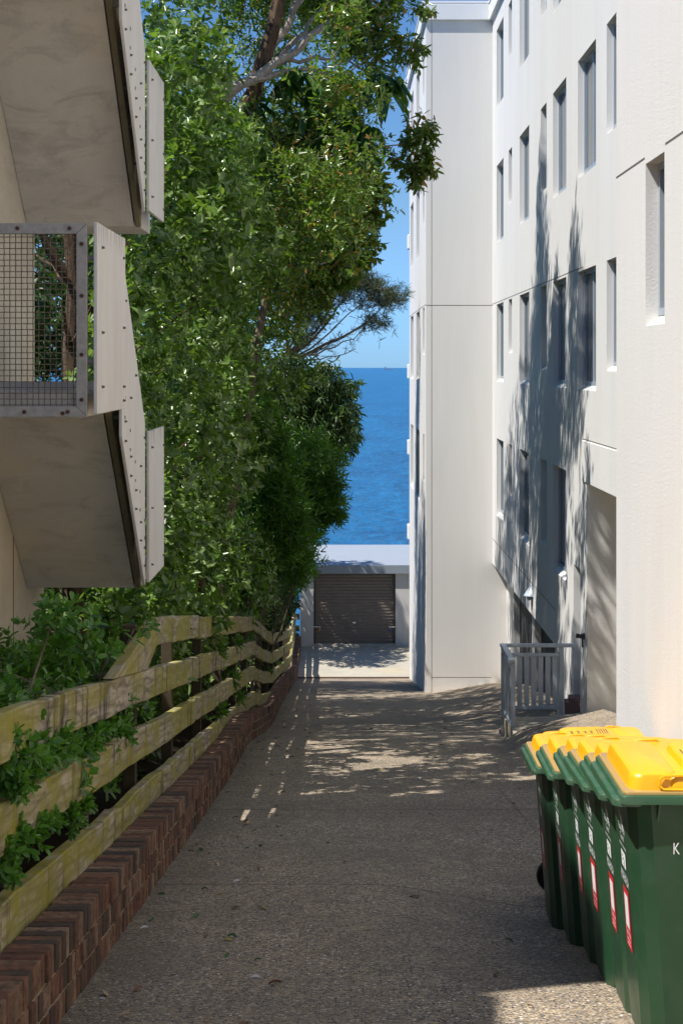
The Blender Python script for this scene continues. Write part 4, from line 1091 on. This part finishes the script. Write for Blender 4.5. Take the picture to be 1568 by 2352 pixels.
main += limb(tr, Vector((-2.6, 22.6, -3)), P(640, 290, 22), .08, .04, rnd, 0, 10, .03, 7, P(500, 480, 22.4))
main += limb(tr, P(640, 290, 22), P(800, 250, 23), .04, .012, rnd, 0, 9, .04, 6)
# the two bare-stalked sprays that reach across to the building
sp1 = limb(tr, P(800, 335, 22.5), P(945, 320, 23), .022, .008, rnd, 0, 9, .02, 5, P(880, 350, 22.8)); sp2 = limb(tr, P(850, 345, 22.8), P(950, 380, 23), .014, .006, rnd, 0, 7, .02, 5)
sp3 = limb(tr, P(880, 100, 22.4), P(955, 115, 22.6), .012, .005, rnd, 0, 6, .02, 5); sp4 = limb(tr, P(830, 0, 22), P(960, 20, 22.3), .014, .005, rnd, 0, 6, .02, 5)
tg = p[::5]; twigs_to(tr, main, tg, .012, .004, rnd)
cl = [(P(965, 300, 23), .26), (P(940, 310, 23), .16), (P(985, 300, 23.1), .13), (P(962, 335, 23), .2), (P(975, 375, 23), .22), (P(950, 400, 23), .17), (P(985, 385, 23.05), .14), (P(960, 420, 23), .12), (P(905, 365, 22.9), .13), (P(925, 378, 22.9), .1),
      (P(945, 105, 22.6), .16), (P(965, 110, 22.6), .14), (P(920, 120, 22.5), .12), (P(955, 140, 22.6), .11), (P(905, 85, 22.4), .12), (P(870, 10, 22), .16), (P(905, 12, 22.1), .17), (P(950, 20, 22.3), .16), (P(985, 25, 22.3), .12), (P(880, 65, 22.3), .14)]
p2, o2 = crown_pts(cl, 330, .9, 3, -2, 33, .2)
V2, F2 = rosettes(p2, o2, 5, .155, .052, (30, 75), -.05, .8, .55, 34, .10)
twigs_to(tr, sp1+sp2+sp3+sp4, p2[::2], .007, .003, rnd)
# bigger glossy leaves along the drip line on the right
cl = [(P(x, y, 23.6), r) for x, y, r in ((860, 440, .3), (850, 480, .3), (820, 520, .35), (835, 560, .28), (815, 590, .3), (780, 620, .3), (840, 420, .25), (795, 500, .35), (760, 560, .4), (730, 640, .4), (770, 490, .4), (700, 560, .4), (640, 540, .4), (870, 400, .2))]
p3, o3 = crown_pts(cl, 900, .9, 2.6, -.5, 35, .3)
V3, F3 = rosettes(p3, o3, 6, .17, .06, (25, 70), -.1, .7, .55, 36, .12)
V, F = join([(V, F), (V2, F2), (V3, F3)])
plant('lilly_pilly_tree', 'sunlit tree with pale limbs and sparse reddish leaves reaching over towards the building', 'tree', (-2.0, 21.2, -5.4), tr, M['limb'], V, F, M['lf_pilly'])

# ---- 4 umbrella tree: big drooping compound leaves
tr = MB(); hubs = []
for x, y, D in ((895, 210, 23.2), (905, 175, 23.3), (660, 180, 23), (730, 190, 23.1), (800, 165, 23.2), (845, 180, 23.3), (870, 165, 23.3), (780, 215, 23.2), (820, 280, 23.3), (850, 285, 23.4), (760, 290, 23.1), (700, 250, 22.9), (560, 290, 22.6), (600, 320, 22.7), (640, 350, 23), (790, 370, 23.2), (740, 380, 23.2), (830, 330, 23.3), (720, 430, 23.2), (580, 230, 22.6), (770, 440, 23.3), (690, 160, 23)):
    hubs.append(P(x, y, D-1.5))
stem_top = P(650, 420, 23.4); limb(tr, Vector((-2.3, 23.2, -5.6)), stem_top, .09, .05, rnd, 0, 10, .03, 7)
VV = []
for h in hubs:
    limb(tr, stem_top, h, .014, .006, rnd, .25, 6, .03, 5)
    n = rnd.randint(8, 11); r2 = np.random.default_rng(rnd.randint(0, 9999)); ph = r2.uniform(0, 6.28)
    a = ph+np.arange(n)*2*np.pi/n+r2.normal(size=n)*.12
    d = unit(np.stack([np.cos(a), np.sin(a), np.full(n, -1.0)+r2.normal(size=n)*.35], 1)); up = np.tile([0, 0, 1.0], (n, 1)); up = unit(up-d*(d*up).sum(1)[:, None])
    b = np.tile(np.array(h), (n, 1))+d*.05
    VV.append(leaf_arrays(b, d, up, r2.uniform(.36, .52, n), r2.uniform(.11, .145, n), .2, .22, .5))
V, F = join(VV)
plant('umbrella_tree', 'umbrella tree with large drooping glossy leaf fans among the sparse crown', 'tree', (-1.9, 23.2, -5.6), tr, M['twig'], V, F, M['lf_umb'])

# ---- 5 casuarina leaning out over the sea view
tr = MB(); D = 36
a0 = P(600, 900, D); br = limb(tr, P(560, 1100, D), a0, .10, .08, rnd, 0, 6, .04, 6)
tips = []
for c, r0 in (((905, 690), .055), ((830, 640), .05), ((790, 650), .05), ((850, 750), .03), ((820, 800), .022), ((740, 640), .05), ((700, 700), .05), ((860, 660), .03), ((835, 745), .02), ((765, 780), .025), ((680, 760), .04), ((650, 560), .05), ((710, 590), .04), ((770, 600), .03)):
    pts = limb(tr, P(660, 830, D), P(*c, D+rnd.uniform(-.7, .7)), r0, .008, rnd, 0, 9, .05, 5, P((660+c[0])/2+10, (830+c[1])/2+18, D)); tips += pts[4:]
tn = np.array([tuple(t) for t in tips]); r2 = np.random.default_rng(44)
dens = [(905, 690), (880, 680), (850, 660), (830, 650), (800, 640), (790, 680), (760, 660), (740, 700), (720, 680), (700, 720), (680, 700), (820, 620), (850, 690), (660, 650), (700, 640), (740, 610), (780, 620), (720, 740), (860, 745), (690, 780), (640, 720), (650, 600), (700, 570), (760, 580)]
pts = np.concatenate([np.array(P(x, y, D))+r2.normal(size=(75, 3))*np.array([.19, .4, .13]) for x, y in dens]+[tn+r2.normal(size=tn.shape)*.07])
n = len(pts); k = 9
d = unit(r2.normal(size=(n*k, 3))*.6+np.array([.35, 0, .35])); b = np.repeat(pts, k, 0); nn = unit(np.cross(d, r2.normal(size=(n*k, 3))))
V, F = leaf_arrays(b, d, nn, r2.uniform(.10, .26, n*k), np.full(n*k, .010), .1, .15, .4)
twigs_to(tr, tips, pts[::7], .010, .004, rnd)
plant('casuarina', 'wispy needle leaved tree leaning out against the sky above the sea', 'tree', tuple(P(560, 1100, D)), tr, M['twig'], V, F, M['lf_pine'])

# ---- 6 gum with hanging sickle leaves at the edge of the sea view
cl = [(P(x, y, 33), r) for x, y, r in ((755, 870, .4), (740, 920, .6), (780, 930, .35), (795, 880, .22), (770, 990, .5), (740, 1010, .6), (790, 960, .3), (700, 960, .7), (700, 880, .6), (660, 860, .6), (660, 1000, .8), (795, 1000, .2), (720, 1070, .5), (610, 900, .8))]
p, o_ = crown_pts(cl, 1600, .9, 1.8, -.35, 51, .4, .12)
V, F = rosettes(p, o_, 7, .24, .042, (30, 90), -.3, .7, .9, 52, .2, droop=.22)
tr = MB(); ss = limb(tr, Vector((-1.9, 33, -7.2)), P(700, 960, 33), .10, .04, rnd, 0, 10, .05, 7); ss += limb(tr, P(700, 960, 33), P(770, 860, 33), .03, .01, rnd, 0, 6, .04, 5); twigs_to(tr, ss, p[::6], .012, .004, rnd)
plant('gum_tree', 'small gum with hanging sickle shaped leaves at the edge of the sea view', 'tree', (-1.9, 33, -7.2), tr, M['twig'], V, F, M['lf_euc'])

# ---- 7 oleanders leaning over the far fence
def oleander(label, pts, n, seed, foot, L=.19):
    cl = [(P(x, y, D), r) for x, y, D, r in pts]
    p, o_ = crown_pts(cl, n, .75, 1.6, -.42, seed, .5, .5)
    fl = -(1.74+.176*np.minimum(p[:, 1], 41.3))+np.where(p[:, 1] < 24.3, 2.0, 1.62)     # trimmed back where it would cross the fence boards
    ok = ~((p[:, 0] > -1.62) & (p[:, 2] < fl)); p, o_ = p[ok], o_[ok]
    V, F = rosettes(p, o_, 8, L*1.1, L*.19, (25, 75), .8, .45, .06, seed+1, .2, droop=.16)
    tr = MB(); nodes = []
    for q in range(6): nodes += limb(tr, Vector(foot)+Vector((rnd.uniform(-.2, .2), rnd.uniform(-.5, .5), 0)), Vector(cl[rnd.randrange(len(cl))][0]), .03, .012, rnd, 0, 8, .05, 5)
    twigs_to(tr, nodes, p[::9], .009, .004, rnd)
    return plant('oleander', label, 'shrub', foot, tr, M['twig'], V, F, M['lf_ole'], 'oleanders leaning over the further fence', 'foliage')
oleander('oleander with long narrow leaves arching furthest over the drive above the garage', [(x, y, 28, r) for x, y, r in ((690, 1160, .6), (730, 1190, .42), (755, 1200, .24), (700, 1090, .6), (740, 1110, .36), (680, 1240, .5), (715, 1240, .3), (650, 1120, .6), (640, 1200, .7), (690, 1290, .24), (660, 1290, .4), (745, 1150, .3), (765, 1175, .16))], 1800, 61, (-1.8, 28, -6.4))
oleander('oleander with long narrow leaves just past the kink in the sleeper fence', [(x, y, 24.6, r) for x, y, r in ((590, 1250, .55), (610, 1180, .6), (600, 1330, .5), (625, 1290, .42), (580, 1370, .4), (570, 1120, .6), (545, 1290, .5), (640, 1230, .35), (600, 1060, .5), (560, 1000, .6))], 1700, 71, (-1.75, 24.6, -5.8))
oleander('dark oleander rising behind the others along the far fence', [(x, y, 35, r) for x, y, r in ((670, 1180, .8), (690, 1100, .8), (720, 1050, .6), (660, 1260, .7), (670, 1320, .4), (650, 1040, .9), (730, 1000, .6), (690, 950, .8))], 1900, 81, (-1.9, 35, -7.7), .22)
# ---- 8 clipped small leaved bush at the end of the far fence
cl = [(P(x, y, D), r) for x, y, D, r in ((640, 1340, 37, .5), (655, 1380, 38.5, .42), (650, 1300, 38, .5), (630, 1400, 36, .45), (640, 1420, 36, .3), (668, 1330, 40, .3), (620, 1360, 34, .5), (615, 1420, 32, .4))]
p, o_ = crown_pts(cl, 2600, .5, 2.2, -.6, 91, .5)
V, F = rosettes(p, o_, 7, .075, .038, (30, 85), .3, .6, .05, 92, .06)
tr = MB()
for q in range(5): limb(tr, Vector((-1.85, 35+q*.9, -7.9-.12*q)), Vector(cl[q][0]), .03, .01, rnd, 0, 6, .04, 5)
plant('clipped_bush', 'small leaved clipped bush against the far end of the fence by the garage', 'shrub', (-1.85, 36, -8.0), tr, M['twig'], V, F, M['lf_back'], None, 'foliage')
# ---- 9 dark undergrowth shrubs behind the fence and under the stair
for i, (D, X, zt, rr, sd, lab) in enumerate(((12.6, -2.6, -2.9, .8, 101, 'dark shrub in the shade under the concrete stair'), (19.5, -3.0, -3.7, .9, 103, 'dark shrub behind the taller run of the mossy fence'), (15.4, -3.6, -2.4, 1.5, 105, 'deep green shrub in the shade behind the tall fig'))):
    cl = [((X+rnd.uniform(-.8, .6)*rr, D+rnd.uniform(-1.6, 1.6)*rr, zt-rnd.uniform(0, .9)*rr), rr*rnd.uniform(.5, .8)) for _ in range(8)]
    p, o_ = crown_pts(cl, 1500, .6, 1.8, -.5, sd, .5); V, F = rosettes(p, o_, 8, .11, .045, (30, 85), .4, .55, .1, sd+1, .1)
    tr = MB()
    for q in range(4): limb(tr, Vector((X, D, zt-1.9)), Vector(cl[q][0]), .03, .01, rnd, 0, 6, .04, 5)
    plant('shade_shrub', lab, 'shrub', (X, D, zt-1.9), tr, M['twig'], V, F, M['lf_back'], None, 'foliage')
# ---- 10 trees further back that close the view through the stair and between trunks
for i, (D, X, zs, sd, lab) in enumerate(((43.6, -3.1, (-8.5, 1.2), 109, 'low evergreen tree at the seaward end of the fence'), (19, -5.2, (-3, 1.6), 111, 'evergreen tree seen through the wire mesh of the stair'), (27, -5.0, (-5, 5.0), 113, 'evergreen tree standing behind the dark rough barked tree'), (35, -4.0, (-6, 1.5), 115, 'low evergreen tree beyond the oleanders near the cliff'))):
    cl = []
    z = zs[0]
    while z < zs[1]: cl.append(((X+rnd.uniform(-.6, .6), D+rnd.uniform(-1.5, 1.5), z), (1.7, 2.2, 1.2) if X < -3.5 else (.95, 1.5, 1.0))); z += 1.0
    p, o_ = crown_pts(cl, 2300, .8, .9, -.25, sd, .4); V, F = rosettes(p, o_, 8, .17, .08, (30, 88), .2, .6, .2, sd+1, .14)
    tr = MB(); limb(tr, Vector((X, D, zs[0]-2.2)), Vector((X, D, zs[1])), .2, .06, rnd, 0, 10, .06, 7)
    plant('evergreen_tree', lab, 'tree', (X, D, zs[0]-2.2), tr, M['bark'], V, F, M['lf_back'])

# ---- 11 the leafy shrub in the foreground, with sprigs pushing through the fence
cl = []
for D in (5.6, 6.6, 7.6, 8.6, 9.6, 10.6):
    zt = fz(D, -.13)
    for X, dz, r in ((-1.74, -.02, .25), (-2.05, .06, .34), (-2.5, .06, .40), (-1.78, -.35, .30), (-2.3, -.3, .45)):
        if D > 9.5 and X > -1.8: dz -= .12
        cl.append(((X+rnd.uniform(-.08, .08), D+rnd.uniform(-.3, .3), zt+dz+rnd.uniform(-.07, .07)), (r, .5, r*.8)))
cl += [(P(120, 1440, 8.4), .15), (P(170, 1450, 8.6), .16), (P(205, 1480, 8.8), .16), (P(265, 1480, 9.7), .14), (P(310, 1455, 10.4), .12)]
p, o_ = crown_pts(cl, 1650, .5, 3.0, -.5, 121, .6)
V, F = rosettes(p, o_, 9, .082, .042, (30, 80), 1.0, .4, .02, 122, .08, broad=.52)
SH = (-2.1, 8, -3.2)
tr = MB(); nodes = []
for q in range(16): nodes += limb(tr, Vector((-2.0+rnd.uniform(-.4, .3), rnd.uniform(5.6, 10.6), -3.4)), Vector(cl[rnd.randrange(len(cl))][0]), .016, .007, rnd, 0, 7, .03, 5)
twigs_to(tr, nodes, p[::3], .005, .0025, rnd)
t = plant('leafy_shrub', 'bright green leafy shrub spilling over the low run of the mossy sleeper fence', 'shrub', SH, tr, M['twig'], V, F, M['lf_shrub'], None, 'foliage')
def sprig(parent, loc, pts, n, seed, mat, L, W):
    cl = [(q, r) for q, r in pts]; p, o_ = crown_pts(cl, n, 1.0, 4, -2, seed, .1)
    o_ = unit(o_*.4+np.array([.7, -.25, .35])); V, F = rosettes(p, o_, 8, L, W, (15, 80), .3, .4, .05, seed+1, .07, broad=.5)
    link('sprig', np_mesh('sprig', loc_np(V, loc), F, mat), parent)
def FP(x, y, dx=.0):       # a point on the fence face seen at (x, y)
    D = 3284*(-FX-.02-dx)/(784-x); return P(x, y, D)
SPR = [(20, 1745, .09, 20), (55, 1720, .09, 20), (95, 1730, .07, 16), (125, 1715, .07, 16), (150, 1725, .05, 10), (15, 1800, .08, 16), (60, 1780, .06, 12), (200, 1705, .05, 12), (225, 1690, .05, 12), (255, 1680, .05, 12), (288, 1685, .045, 10), (180, 1720, .04, 8),
       (10, 1960, .06, 12), (35, 1935, .06, 12), (70, 1920, .05, 12), (110, 1900, .05, 10), (155, 1880, .045, 9), (182, 1862, .04, 8), (12, 2015, .05, 9)]
for i, (x, y, r, n) in enumerate(SPR): sprig(t, SH, [(FP(x, y), r)], n, 131+2*i, M['lf_shrub'], .07, .030)
for i, (x, y) in enumerate(((40, 2160), (80, 2140), (110, 2150), (20, 2190))): sprig(t, SH, [(FP(x, y, -.11), .055)], 9, 181+2*i, M['lf_shrub'], .075, .026)
ol = [o for o in bpy.data.objects if o.name == 'oleander.001'][0]
OL = tuple(ol.location)
for i, (x, y) in enumerate(((500, 1492), (540, 1482), (535, 1558), (500, 1632), (545, 1603), (612, 1545), (618, 1600))):
    sprig(ol, OL, [(FP(x, y), .05)], 8, 141+i*2, M['lf_ole'], .13, .024)
